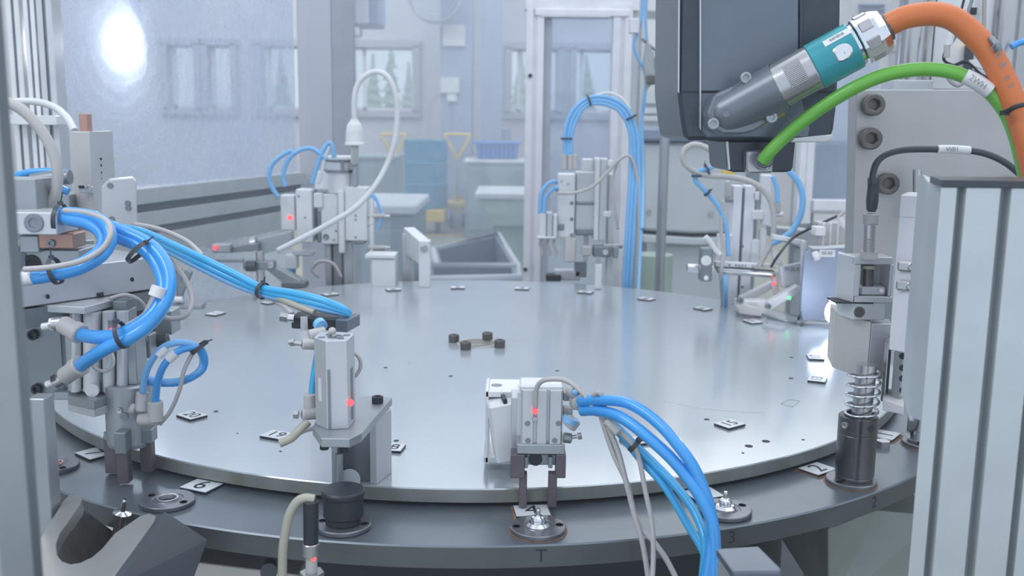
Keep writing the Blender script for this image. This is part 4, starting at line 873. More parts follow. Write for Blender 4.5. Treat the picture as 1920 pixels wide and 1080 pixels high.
for x, y in ((206, 348), (209, 411), (240, 390), (239, 381)): MB().lathe([(.0034, 0), (.0033, .0006), (0, .0006)], W(x, y, 1.199), (0, -1, 0), 18).build('screw_hole', 'castdark', r)
# clear and white tubes top left
H([(10, 190, 1.05), (40, 205, 1.05), (70, 235, 1.05), (95, 275, 1.05), (108, 320, 1.05), (104, 360, 1.05), (92, 388, 1.05), (86, 410, 1.05)], .0058, 'fitting', 'thick cream coloured tube arching down beside the blurred post', 'tube')
H([(10, 192, 1.4), (60, 190, 1.4), (100, 200, 1.4), (125, 220, 1.38), (140, 246, 1.36)], .005, 'whitehose', 'thin white tube arching into the upright housing', 'tube')
h_ = H([(30, 330, 1.25), (60, 323, 1.25), (100, 322, 1.25), (130, 326, 1.25)], .005, 'blue', 'short blue hose behind the cream tube')
H([(68, 358, 1.25), (80, 350, 1.25), (100, 350, 1.25), (128, 360, 1.25)], .005, 'blue', 'short blue hose under the grey corrugated cable')
hose('black_cable', [(60, 340, 1.22), (95, 334, 1.22), (132, 332, 1.22)], .009, 'castdark', 'thick dark corrugated cable behind the cream tube', 'cable')
tag(MB().bx(60, 365, 132, 440, 1.28, .05, .001).build('junction_box', 'cast'), 'grey box behind the cream tube left of the upright housing', 'box')
# blurred foreground post
r = root('foreground_post', W(20, 1080, .42), 'blurred grey blue post edge filling the whole left border', 'post')
p1, p2 = W(40, 540, .46), W(-90, 540, .42)
MB().prism([V((p2.x, .42, .95)), V((p1.x-.003, .42, .95)), V((p1.x, .423, .95)), V((p1.x, .46, .95)), V((p2.x, .46, .95))], (0, 0, .8)).build('profile', 'profile', r)
MB().prism([V((p1.x-.0002, .452, .95)), V((p1.x+.0006, .452, .95)), V((p1.x+.0006, .4598, .95)), V((p1.x-.0002, .4598, .95))], (0, 0, .8)).build('seal_strip', 'castdark', r)

# ================================================================ MIDDLE-LEFT SMALL FIXTURES BEHIND THE DISC
d = 1.95
r = root('sensor_stand', G(490, 566), 'round steel rod stand with black cross clamp behind the long blue bundle', 'stand')
q = G(490, 560); MB().cyl(V((q.x, q.y, 1.0)), V((q.x, q.y, W(490, 472, q.y).z)), .0085, n=24).build('rod', 'steel', r); dd = q.y
MB().bx(455, 490, 512, 506, dd-.015, .03, .002).build('clamp', 'castdark', r); MB().cyl(W(462, 499, dd-.02), W(480, 499, dd-.02), .011).build('clamp_knob', 'blackplastic', r); MB().bolt(W(508, 497, dd-.015), (0, -1, 0), .006, .005).build('bolt', 'steel', r)
MB().bx(396, 486, 456, 492, dd-.0, .012, .001).build('cross_arm', 'castdark', r)
MB().cyl(V((q.x, q.y, 1.0)), V((q.x, q.y, 1.006)), .016).build('foot', 'steel', r)
r = root('linear_unit', W(500, 500, 2.1), 'slanting grey linear unit with red sensor light beside the rear gantry', 'actuator')
MB().poly([(480, 450), (545, 434), (548, 462), (484, 478)], 2.1, .03, .001).build('body', 'cast', r); MB().cyl(W(472, 457, 2.1), W(482, 455, 2.1), .015).build('end_knob', 'steel', r); MB().cyl(W(402, 465, 2.05), W(402, 465, 2.06), .004).build('indicator_light', 'redlight', r)
MB().bx(396, 458, 430, 474, 2.06, .03, .002).build('sensor_head', 'cast', r); MB().poly([(430, 464), (484, 456), (484, 470), (430, 474)], 2.08, .02, .001).build('link', 'castdark', r)
r = root('small_clamp', G(345, 580), 'small dark toggle clamp at the disc edge behind the grey cable', 'clamp')
q = G(345, 578); MB().box(q+V((0, .01, .004)), (.07, .03, .008), bev=.001).build('base', 'cast', r); MB().cyl(q+V((-.01, .01, .008)), q+V((-.01, .01, .075)), .007).build('post', 'castdark', r)
MB().box(q+V((.0, .01, .05)), (.014, .012, .05), bev=.002, rot=Matrix.Rotation(radians(25), 3, 'Y')).build('lever', 'castdark', r); MB().cyl(q+V((-.03, -.006, .018)), q+V((.0, -.006, .018)), .006).build('plunger', 'white', r)
r = root('slotted_rail', G(560, 540), 'low grey rail leaning at the disc edge beside the rear gantry', 'rail')
MB().poly([(498, 505), (512, 500), (570, 530), (568, 542), (545, 542)], 2.15, .04, .001).build('rail', 'cast', r); MB().bx(527, 530, 572, 541, 2.12, .04, .001).build('foot', 'castdark', r)
# ================================================================ REAR GANTRY (station 1)
d = 2.25
r = root('rear_gantry', W(640, 540, d), 'pale pick and place unit with white bell plug behind the disc', 'actuator')
def B(x0, y0, x1, y1, dd, t, nm, m_, bev=.002): return MB().bx(x0, y0, x1, y1, d+dd, t, bev).build(nm, m_, r)
B(646, 351, 689, 452, 0, .05, 'main_block', 'alu_light'); B(634, 358, 645, 475, -.01, .05, 'face_plate', 'alu_light'); B(601, 364, 634, 458, .0, .05, 'slide_body', 'alu_light'); B(586, 362, 604, 390, -.01, .05, 'slide_cap', 'alu_light')
B(555, 355, 585, 455, -.02, .05, 'cylinder_body', 'alu_light'); B(584, 360, 590, 452, -.01, .04, 'seam', 'castdark'); B(526, 366, 553, 432, -.01, .04, 'side_cylinder', 'alu_light'); B(594, 398, 601, 455, -.004, .02, 'gap', 'castdark')
B(645, 452, 662, 640, .02, .04, 'leg', 'alu'); B(610, 455, 622, 640, .02, .04, 'leg', 'profile'); B(625, 458, 643, 640, .03, .04, 'leg', 'cast'); B(664, 452, 684, 458, .0, .03, 'lower_lip', 'castdark')
MB().lathe([(.030, -.075), (.030, 0), (.033, .002), (.033, .008), (.028, .010), (0, .010)], W(636, 300, d+.03), n=36).build('motor_can', 'alu_light', r)
MB().lathe([(.0345, -.028), (.0345, -.022)], W(636, 300, d+.03), n=36).build('band', 'castdark', r); MB().lathe([(.0315, -.004), (.0335, -.002), (.0335, .0005)], W(636, 300, d+.03), n=36).build('band', 'castdark', r)
MB().bx(640, 300, 645, 322, d-.004, .008, .0005).build('clip', 'castdark', r)
B(590, 322, 655, 356, .01, .05, 'head_block', 'alu_light'); B(660, 300, 670, 350, .0, .02, 'bracket', 'cast')
MB().bolt(W(665, 305, d), (0, -1, 0), .008, .006).build('bolt', 'castdark', r)
for x, y in ((627, 410), (630, 433), (626, 450), (612, 444), (667, 412), (667, 404), (667, 445), (572, 408), (560, 368)): MB().lathe([(.0025, 0), (.0024, .0008), (0, .0008)], W(x, y, d-.0205 if x < 590 else d-.0005), (0, -1, 0), 14).build('screw_hole', 'castdark', r)
MB().lathe([(.007, 0), (.007, .002), (.004, .002), (0, .001)], W(611, 444, d-.0008), (0, -1, 0), 18).build('port', 'castdark', r)
MB().cyl(W(544, 408, d-.012), W(544, 408, d-.009), .005).build('indicator_light', 'redlight', r)
B(548, 472, 585, 480, 0, .04, 'lower_arm', 'alu'); B(534, 478, 556, 505, 0, .03, 'jaw', 'alu_light'); MB().cyl(W(545, 505, d), W(545, 525, d), .012).build('suction_cup', 'drumblue', r)
MB().cyl(W(697, 372, d), W(697, 470, d), .006).build('valve_stem', 'alu_light', r)
for y in (405, 420, 465): MB().cyl(W(690, y, d), W(722 if y != 420 else 700, y, d), .006, ch=.001).build('fitting', 'fitting', r)
for y in (405, 464): MB().cyl(W(722, y, d), W(731, y, d), .003).build('fitting_tip', 'white', r)
MB().ptube([(693, 375, d), (700, 366, d), (710, 385, d), (714, 405, d), (709, 430, d)], .0035).build('hose', 'blue_pale', r)
# white bell plug with stem and long tube
r = root('bell_plug', W(665, 270, 2.1), 'white bell shaped plug hanging on a looped white tube', 'plug')
p = W(665, 272, 2.1); MB().lathe([(.021, 0), (.021, .004), (.019, .006), (.018, .030), (.015, .042), (.009, .050), (.008, .055)], p, n=32).build('bell', 'white', r)
MB().ptube([(665, 230, 2.1), (664, 200, 2.1), (667, 170, 2.1), (678, 148, 2.1), (700, 135, 2.1), (722, 140, 2.1), (738, 165, 2.1), (745, 205, 2.1), (741, 260, 2.1), (727, 305, 2.1), (702, 350, 2.08), (665, 390, 2.06), (620, 418, 2.05), (570, 445, 2.05), (520, 470, 2.05)], .0055, rs=(.0058, .006)).build('tube', 'whitehose', r)
MB().cyl(W(665, 272, 2.1), W(665, 302, 2.15), .0085).build('stem', 'white', r)
d = 2.2
for i, (pts, m_, lb) in enumerate([([(535, 350, d), (531, 330, d), (540, 300, d), (560, 283, d), (582, 278, d), (600, 288, d), (612, 300, d)], 'blue_pale', 'pale blue hose arching left over the rear gantry'), ([(585, 345, d), (592, 320, d), (602, 290, d), (614, 270, d), (622, 272, d), (627, 296, d)], 'blue_pale', 'narrow pale blue hose loop at the rear gantry head'), ([(522, 370, d), (507, 345, d), (506, 318, d), (520, 298, d), (545, 282, d)], 'blue_pale', 'outermost faint blue hose curve left of the rear gantry'), ([(596, 345, d), (602, 330, d), (608, 300, d), (618, 275, d)], 'whitehose', 'white tube beside the narrow hose loop'), ([(600, 520, d), (585, 505, d), (600, 490, d), (625, 495, d), (640, 520, d)], 'greyhose', 'thin grey cable loop between the gantry legs')]):
    hose('pneumatic_hose', pts, .0050 if 'blue' in m_ else .004, m_, lb, 'hose', rs=None)
# blocks standing on the disc rear edge
q = G(717, 536); r = root('stop_block', V((q.x, q.y, 1)), 'pale rectangular block with top lip at the rear disc edge', 'block')
MB().bx(697, 486, 741, 537, q.y, .06, .001).build('block', 'alu_light', r); MB().bx(684, 478, 741, 485, q.y-.005, .06, .001).build('lip', 'alu_light', r); MB().bx(694, 485, 702, 530, q.y+.01, .04, 0).build('side_plate', 'alu', r)
q = G(790, 539); r = root('arch_block', V((q.x, q.y, 1)), 'slanting pale arm with a round screw standing beside the rectangular block', 'block')
xm, xr_ = W(785, 500, q.y), W(806, 500, q.y); xl = W(757, 500, q.y+.16)
zt0 = W(795, 452, q.y).z; ztl = W(757, 432, q.y+.16).z
MB().prism([V((xm.x, q.y, 1)), V((xr_.x, q.y, 1)), V((xr_.x, q.y, zt0)), V((xm.x, q.y, zt0))], (0, .03, 0), .001, 1).build('front_leg', 'alu_light', r)
yl = q.y+.16
MB().prism([V((xm.x, q.y+.005, zt0-.05)), V((xm.x, q.y+.005, zt0)), V((xl.x, yl, zt0+.012)), V((xl.x, yl, zt0-.05))], (xr_.x-xm.x, .01, 0), .001, 1).build('arm', 'alu_light', r)
MB().prism([V((xl.x, yl-.03, .9)), V((xl.x, yl, .9)), V((xl.x, yl, zt0)), V((xl.x, yl-.03, zt0))], (.022, .005, 0), .001, 1).build('rear_leg', 'alu', r)
MB().bolt(W(795, 466, q.y-.0005), (0, -1, 0), .008, .003).build('bolt', 'steel', r)
# ================================================================ STATION 2 (centre rear)
d = 2.25
r = root('slide_unit', W(1090, 540, d), 'pale vertical slide unit in front of the guard door frame', 'actuator')
B(1046, 326, 1078, 446, 0, .05, 'front_block', 'alu_light'); B(1079, 322, 1115, 442, .01, .05, 'side_block', 'alu'); B(1080, 378, 1114, 384, .004, .02, 'groove', 'castdark'); B(1080, 430, 1114, 440, .004, .02, 'groove', 'castdark')
B(1115, 296, 1124, 452, -.01, .05, 'guide_bar', 'alu_light'); B(1124, 297, 1138, 452, -.008, .05, 'guide_bar', 'alu'); B(1138, 326, 1152, 560, .02, .04, 'rail', 'alu_light'); B(1092, 298, 1112, 330, .02, .04, 'cap', 'alu_light')
B(1011, 399, 1024, 446, -.02, .03, 'small_cylinder', 'alu_light'); B(1025, 398, 1036, 446, -.018, .03, 'small_cylinder', 'alu'); B(1037, 402, 1045, 446, -.018, .03, 'small_cylinder', 'alu_light'); B(1008, 444, 1042, 448, -.022, .036, 'flange', 'alu_light')
B(1058, 446, 1080, 492, .0, .03, 'lower_block', 'alu_warm'); B(1044, 420, 1058, 432, -.003, .02, 'round_boss', 'castdark')
for y in (381, 411, 441): MB().lathe([(.0045, 0), (.0044, .0008), (0, .0008)], W(1072, y, d), (0, -1, 0), 18).build('screw_hole', 'castdark', r)
for y in (340, 345): MB().lathe([(.003, 0), (.0029, .0008), (0, .0008)], W(1053 if y == 340 else 1065, y, d), (0, -1, 0), 18).build('screw', 'steel', r)
B(1091, 462, 1110, 480, -.03, .03, 'clamp_knob', 'fitting'); B(1112, 462, 1146, 482, -.02, .03, 'cross_clamp', 'castdark'); B(1130, 458, 1168, 466, -.015, .02, 'cross_rod', 'steel'); B(1150, 462, 1160, 484, -.02, .02, 'cross_clamp', 'cast')
MB().bolt(W(1135, 473, d-.02), (0, -1, 0), .006, .004).build('bolt', 'white', r)
B(1140, 240+60, 1150, 312, -.02, .01, 'tag_plate', 'white'); B(1131, 396, 1147, 408, -.03, .004, 'tag_plate', 'white')
B(1095, 440, 1103, 490, .03, .02, 'rod', 'alu_light'); B(1078, 492, 1100, 520, .03, .03, 'valve', 'castdark'); B(1040, 508, 1088, 526, .03, .04, 'pump_body', 'alu'); B(1024, 516, 1052, 528, .02, .04, 'bracket', 'dark')
for x in (1014, 1028, 1040): MB().ptube([(x, 448, d), (x-2, 458, d), (x+3, 470, d), (x+2, 480, d)], .003).build('thin_wire', 'greyhose', r)
q = G(1121, 543); r = root('white_rod', V((q.x, q.y, 1)), 'short white rod standing on the rear disc edge', 'rod')
MB().bx(1116, 496, 1128, 542, q.y, .014, .001).build('rod', 'white', r); MB().bx(1118, 482, 1126, 496, q.y+.003, .008, .0005).build('neck', 'steel', r)
d = 2.2
for i, (o_, m_) in enumerate([((0, 0), 'blue_pale'), ((7, 7), 'blue_pale'), ((13, 13), 'blue_pale')]):
    x_, y_ = o_
    h_ = hose('pneumatic_hose', [(1060+x_*.8, 292, d), (1059+x_, 255, d), (1066+x_, 222+y_*.5, d), (1085+x_*.6, 195+y_*.7, d), (1115, 181+y_, d), (1150-x_*.3, 186+y_, d), (1178-x_, 207+y_*.5, d), (1193-x_, 245, d), (1196-x_, 300, d), (1190-x_, 400, d-.02), (1186-x_, 470, d-.03), (1180-x_, 580, d-.02)], .0045, m_, ['outermost pale blue hose of the big arch over the slide unit', 'middle pale blue hose of the big arch over the slide unit', 'innermost pale blue hose of the big arch over the slide unit'][i])
    if i == 0:
        tie(h_, (W(1104, 188, d-.002), V((1, 0, .35))), .012, tail=False); tie(h_, (W(1184, 220, d-.002), V((.5, 0, -1))), .012, tail=False); tie(h_, (W(1062, 260, d-.002), V((0, 0, 1))), .012, tail=False)
for x in (1058, 1069, 1078): tag(MB().cyl(W(x, 290, d), W(x, 318, d), .0065, ch=.001).build('push_in_fitting', 'fitting'), {1058: 'grey fitting at the left foot of the big blue arch', 1069: 'grey fitting at the middle foot of the big blue arch', 1078: 'grey fitting at the inner foot of the big blue arch'}[x], 'fitting')
hose('grey_hose', [(1045, 362, d-.01), (1075, 362, d-.01), (1110, 350, d-.01), (1140, 322, d-.01), (1160, 300, d-.01), (1178, 292, d-.01), (1190, 310, d-.01), (1196, 360, d-.01), (1195, 450, d-.02), (1188, 560, d-.02)], .0035, 'fitting', 'light grey cable sweeping across the slide unit to the blue hoses', 'cable')
hose('grey_hose', [(1158, 302, d), (1150, 335, d), (1152, 380, d), (1158, 430, d)], .003, 'fitting', 'light grey cable hanging beside the guide bar', 'cable')
hose('grey_hose', [(1110, 182, d), (1140, 174, d), (1165, 184, d), (1182, 205, d)], .003, 'whitehose', 'thin white cable on top of the big blue arch', 'cable')
for i, x in enumerate((1012, 1020)): hose('pneumatic_hose', [(x, 400, d), (x+2, 365+i*8, d), (x+14, 346+i*10, d), (x+26-i*2, 340+i*12, d), (1044, 342+i*14, d+.01)], .0045, 'blue_pale', ['outer short blue hose on the little cylinders of the slide unit', 'inner short blue hose on the little cylinders of the slide unit'][i])
# ================================================================ STATION 3 (right rear)
d = 1.98
r = root('valve_column', W(1390, 575, d), 'white twin profile column with valves and a horizontal rod behind the disc', 'column')
def B(x0, y0, x1, y1, dd, t, nm, m_, bev=.0015): return MB().bx(x0, y0, x1, y1, d+dd, t, bev).build(nm, m_, r)
B(1370, 348, 1387, 580, 0, .03, 'profile', 'profile_pale'); B(1388, 352, 1392, 575, .004, .02, 'groove', 'castdark'); B(1392, 348, 1411, 578, 0, .03, 'profile', 'profile_pale'); B(1411, 352, 1416, 500, .01, .02, 'groove', 'cast')
B(1412, 395, 1432, 412, -.01, .03, 'valve', 'white'); B(1412, 360, 1424, 375, 0, .02, 'valve', 'white'); B(1428, 328, 1446, 398, .0, .02, 'cylinder_body', 'alu_light'); MB().cyl(W(1438, 396, d), W(1438, 420, d), .012).build('valve_nut', 'alu_light', r)
B(1362, 372, 1374, 380, -.01, .02, 'clip', 'castdark'); B(1362, 340, 1370, 372, 0, .02, 'sensor', 'fitting'); B(1346, 440, 1372, 500, -.01, .02, 'valve', 'white'); B(1408, 450, 1424, 500, -.005, .02, 'valve', 'alu_light'); B(1425, 430, 1436, 500, -.005, .02, 'valve', 'white')
MB().cyl(W(1452, 402, d), W(1468, 402, d), .005).build('fitting_tip', 'white', r); MB().cyl(W(1456, 378, d), W(1456, 398, d), .008, ch=.001).build('fitting', 'fitting', r)
for y in (462, 538): MB().lathe([(.003, 0), (.0029, .0006), (0, .0006)], W(1392, y, d-.0005), (0, -1, 0), 14).build('screw_hole', 'castdark', r)
MB().cyl(W(1288, 502, d-.06), W(1453, 514, d-.06), .0082, n=28, ch=.001).build('rod', 'chrome', r)
B(1315, 466, 1336, 528, -.085, .03, 'clamp', 'castdark'); MB().cyl(W(1324, 489, d-.1), W(1324, 489, d-.08), .010, n=28, ch=.001).build('knob', 'white', r); MB().cyl(W(1324, 521, d-.092), W(1324, 521, d-.08), .0045).build('screw', 'chrome', r)
MB().poly([(1342, 491), (1448, 496), (1456, 503), (1342, 500)], d-.07, .02, .0008).build('marked_plate', 'white', r)
lt = MB()
for k, x in enumerate((1366, 1378, 1384, 1390, 1396, 1410, 1416, 1422, 1428)): lt.bx(x, 495+k*.4, x+4, 499+k*.4, d-.0708, .001, 0)
lt.build('printed_mark', 'castdark', r)['kind'] = 'stuff'
MB().cyl(W(1453, 508, d-.06), W(1455, 552, d-.06), .0075, n=20, ch=.002).build('nozzle', 'white', r)
MB().cyl(W(1451, 532, d-.075), W(1451, 532, d-.07), .003).build('indicator_light', 'redlight', r)
MB().poly([(1387, 558), (1450, 528), (1454, 538), (1400, 568)], d-.05, .02, .001).build('diagonal_arm', 'alu_light', r)
# fork arm
d = 1.86
r = root('fork_arm', W(1440, 600, d), 'white forked bracket lying at the disc edge below the rod', 'bracket')
B(1383, 564, 1440, 580, 0, .03, 'plate', 'alu_light'); MB().poly([(1440, 566), (1496, 535), (1503, 540), (1500, 548), (1446, 582), (1436, 582)], d-.01, .02, .001).build('arm', 'alu_light', r)
MB().poly([(1385, 578), (1396, 572), (1442, 582), (1432, 594), (1386, 588)], d-.03, .03, .001).build('front_plate', 'alu_warm', r)
for x, y, rr_n in ((1387, 563, .007), (1440, 574, .0055)): MB().bolt(W(x, y, d-.035), (0, -1, 0), rr_n, .006).build('bolt', 'castdark', r)
MB().cyl(W(1480, 559, d-.012), W(1480, 559, d-.009), .003).build('indicator_light', 'greenlight', r)
hose('black_cable', [(1440, 596, 1.82), (1475, 604, 1.79), (1510, 606, 1.76), (1560, 606, 1.72)], .004, 'cast', 'grey cable lying along the disc towards the welding flash', 'cable')
h_ = hose('grey_hose', [(1430, 590, 1.8), (1465, 600, 1.76), (1500, 603, 1.77), (1555, 600, 1.72)], .003, 'castdark', 'dark thin cable lying on the disc beneath the fork arm', 'cable'); tie(h_, (W(1500, 604, 1.765), V((1, 0, 0))), .011)
# hoses around station 3
d = 1.9
hose('grey_hose', [(1350, 300, d), (1330, 280, d), (1305, 271, d), (1286, 278, d), (1280, 296, d), (1292, 315, d), (1320, 328, d), (1370, 332, d), (1410, 342, d), (1438, 365, d), (1450, 400, d), (1448, 450, d), (1430, 485, d), (1424, 500, d)], .0055, 'fitting', 'thick light grey hose looping beside and over the valve column')
h_ = hose('pneumatic_hose', [(1358, 285, d), (1350, 302, d), (1330, 316, d), (1308, 322, d), (1304, 338, d), (1322, 358, d), (1348, 390, d), (1362, 430, d), (1366, 480, d)], .0046, 'blue_pale', 'blue hose tied to the light grey hose left of the valve column')
tie(h_, (W(1326, 318, d-.004), V((1, 0, .5))), .009); tie(h_, (W(1306, 330, d-.004), V((0, 0, 1))), .009); tie(h_, (W(1326, 362, d-.002), V((1, 0, -1))), .007)
hose('pneumatic_hose', [(1448, 330, d), (1456, 350, d), (1458, 380, d)], .0046, 'blue_pale', 'short blue hose dropping beside the valve column head')
hose('pneumatic_hose', [(1478, 320, d), (1496, 340, d), (1505, 370, d), (1500, 405, d), (1480, 438, d), (1446, 457, d)], .0062, 'blue_pale', 'wide blue hose bow right of the valve column')
hose('grey_hose', [(1356, 375, d), (1352, 430, d), (1356, 470, d), (1352, 520, d), (1356, 580, d+.1)], .004, 'fitting', 'light grey cable hanging left of the twin profile', 'cable')
hose('pneumatic_hose', [(1358, 515, d), (1360, 540, d), (1360, 580, d+.05)], .005, 'blue_pale', 'blue hose end below the rod left of the twin profile')
tag(MB().bx(1354, 319, 1378, 328, d, .01, .001).build('yellow_tag', 'yellow'), 'small yellow tag under the servo motor block', 'tag')
hose('grey_hose', [(1322, 444, d), (1332, 455, d), (1342, 470, d), (1350, 478, d)], .006, 'white', 'short white tube stub by the dark rod clamp', 'tube')
# ================================================================ WELDING STATION (station 4)
d = 1.80
r = root('welding_shield', W(1540, 610, d), 'blue grey upright shield plate lit by the welding flash', 'shield')
def B(x0, y0, x1, y1, dd, t, nm, m_, bev=.001, parent=None): return MB().bx(x0, y0, x1, y1, d+dd, t, bev).build(nm, m_, parent or r)
MB().poly([(1509, 478), (1521, 466), (1600, 462), (1600, 612), (1500, 608), (1503, 545)], d, .01, .0008).build('plate', 'shieldplate', r)
MB().poly([(1521, 464), (1600, 460), (1600, 464), (1524, 468)], d-.004, .02, .0003).build('flange', 'alu_light', r)
B(1536, 468, 1566, 482, -.002, .002, 'label_plate', 'white', 0)
text('02-03', .0085, 'ink', r, face_mw(W(1551, 475, d-.0023), (1, 0, 0), (0, 0, 1)))
MB().cyl(W(1524, 482, d-.01), W(1536, 478, d-.012), .009, ch=.002).build('knob', 'white', r)
for x, y in ((1549, 552), (1534, 600)): MB().lathe([(.0035, 0), (.0034, .0005), (0, .0005)], W(x, y, d-.0002), (0, -1, 0), 16).build('screw_hole', 'hallcolumn', r)
B(1536, 418, 1586, 462, .02, .04, 'connector_row', 'fitting'); B(1530, 426, 1548, 442, .0, .03, 'rounded_socket', 'white')
for x in (1543, 1556, 1570): B(x, 418, x+3, 462, .017, .01, 'fin', 'white')
MB().ptube([(1570, 412, d), (1580, 400, d), (1592, 394, d), (1604, 395, d)], .0035).build('cable', 'greyhose', r)
MB().ptube([(1574, 408, d), (1580, 420, d), (1592, 428, d), (1604, 430, d)], .006).build('cable', 'white', r)
r = root('angle_guard', W(1470, 520, 1.75), 'light grey angled guard left of the welding shield with printed figures', 'guard')
MB().poly([(1462, 500), (1505, 492), (1505, 528), (1466, 540)], 1.88, .006, .0005).build('plate', 'alu', r); MB().poly([(1506, 452), (1512, 452), (1512, 560), (1506, 562)], 1.84, .02, .0005).build('upright', 'alu_light', r); MB().poly([(1450, 440), (1510, 452), (1511, 460), (1450, 448)], 1.86, .02, .0005).build('top_bar', 'alu_light', r)
text('W2L4', .012, 'castdark', r, face_mw(W(1484, 505, 1.879), (1, 0, 0), (0, 0, 1)))
MB().poly([(1448, 468), (1462, 474), (1470, 500), (1452, 494)], 1.90, .02, .001).build('hood', 'white', r)
hose('black_cable', [(1446, 500, 1.8), (1460, 478, 1.78), (1485, 448, 1.86), (1520, 428, 1.84), (1570, 405, 1.84)], .0025, 'blackbolt', 'thin black cable running up to the welding sockets', 'cable')
tag(MB().poly([(1448, 425), (1520, 432), (1532, 440), (1532, 470), (1512, 470), (1448, 445)], 2.05, .05, .002)  .bx(1455, 440, 1510, 1600, 2.07, .03, 0).build('rear_carriage', 'cast'), 'grey carriage between the valve column and the welding shield', 'carriage')
# arc flash
p = W(1558, 585, 1.70)
r = root('welding_flash', p, 'blinding white welding flash beside the clamp block', 'flash')
mb = MB(); mb.sphere(p, .0105, .95, .7, 1.7); mb.build('arc', 'arc', r)
mb = MB(); mb.cyl(p+V((0, 0, .008)), p+V((-.004, 0, .026)), .0016, .0003, n=8); mb.cyl(p+V((.003, 0, .008)), p+V((.008, 0, .022)), .0016, .0003, n=8); mb.build('spark', 'arc', r)
l = bpy.data.lights.new('welding_light', 'POINT'); l.energy = .09; l.color = (.72, .80, 1); l.shadow_soft_size = .02
o = bpy.data.objects.new('welding_light', l); C.objects.link(o); o.location = p+V((-.02, -.02, .01))
tag(MB().cyl(p+V((.05, .02, -.004)), p+V((.016, .004, 0)), .006, .003).build('welding_tip', 'copper'), 'copper welding tip beside the flash', 'electrode')

# ================================================================ RIGHT: PLATE, COLUMNS
d = 1.22
r = root('mounting_plate', W(1750, 480, d), 'large upright steel plate with round head bolts', 'plate')
MB().poly([(1606, 168), (2010, 168), (2010, 560), (1596, 560)], d, .03, .001).build('plate', 'plate', r)
for x, y in ((1634, 197), (1629, 260), (1661, 344), (1893, 352)): MB().bolt(W(x, y, d), (-.06, -1, .02), .0132, .013).build('bolt', 'oldbolt', r)
MB().cyl(W(1720, 318, d-.03), W(1720, 420, d-.03), .0052).build('guide_pin', 'steel', r)
d = 1.42
r = root('column_assembly', W(1790, 168, d), 'two shiny round columns with pale panel between them above the steel plate', 'column')
X = lambda x: W(x, 80, d).x
zt, zb_ = W(1800, -60, d).z, W(1800, 200, d).z
for a, b in ((1682, 1738), (1858, 1906)): MB().cyl((( X(a)+X(b))/2, d, zb_), ((X(a)+X(b))/2, d, zt), (X(b)-X(a))/2, n=40).build('round_column', 'steel', r)
MB().bx(1736, -60, 1752, 152, d-.004, .04, .001).build('edge_strip', 'steel', r); MB().bx(1753, -60, 1862, 168, d+.0, .04, .001).build('panel', 'alu_light', r)
MB().bx(1676, 150, 1750, 170, d-.03, .05, .001).build('base_block', 'alu', r)
MB().bx(1814, 84, 1826, 132, d-.012, .012, .001).build('sensor', 'blackplastic', r); MB().cyl(W(1819, 83, d-.016), W(1819, 83, d-.01), .0026).build('indicator_light', 'amberlight', r)
MB().bx(1822, 14, 1832, 27, d-.006, .006, .0005).build('clip', 'dark', r); MB().ptube([(1846, -20, d-.01), (1845, 40, d-.01), (1843, 80, d-.01)], .0028).build('braided_tube', 'beigehose', r)
text('4', .008, 'ink', r, face_mw(W(1851, 64, d-.0005), (1, 0, 0), (0, 0, 1)))
r = root('sensor_leads', W(1790, 120, 1.36), 'tangle of thin dark leads with white sleeves above the green cable', 'cable')
for pts, rr_c, m_ in (([(1812, -20, 1.36), (1802, 20, 1.36), (1790, 50, 1.36), (1782, 85, 1.36)], .0016, 'blackbolt'), ([(1828, -20, 1.36), (1816, 20, 1.36), (1800, 55, 1.36), (1784, 80, 1.36)], .0022, 'castdark'), ([(1772, 96, 1.36), (1770, 112, 1.36), (1785, 122, 1.36), (1810, 117, 1.36), (1822, 122, 1.36)], .002, 'black'), ([(1776, 118, 1.355), (1800, 128, 1.355), (1830, 136, 1.355), (1860, 150, 1.35), (1885, 168, 1.34)], .002, 'black'), ([(1786, 125, 1.35), (1810, 115, 1.35), (1835, 135, 1.35), (1850, 150, 1.35)], .0016, 'black')): MB().ptube(pts, rr_c).build('lead', m_, r)
MB().cyl(W(1784, 58, 1.355), W(1778, 85, 1.355), .0052).build('sleeve', 'white', r); MB().cyl(W(1776, 84, 1.355), W(1775, 108, 1.355), .0042).build('plug', 'fitting', r)
MB().prism([W(1818, 112, 1.35), W(1836, 112, 1.35), W(1858, 125, 1.35), W(1856, 134, 1.35), W(1820, 122, 1.35)], (0, .004, 0), .0003, 1).build('marker', 'white', r)
MB().ptube([(1776, 142, 1.36), (1785, 155, 1.36), (1797, 160, 1.36), (1808, 152, 1.36)], .003).build('clear_tube', 'fitting', r)
hose('pneumatic_hose', [(1896, 88, 1.36), (1912, 80, 1.36), (1940, 74, 1.36)], .0045, 'blue', 'short blue hose end at the picture edge above the orange cable')

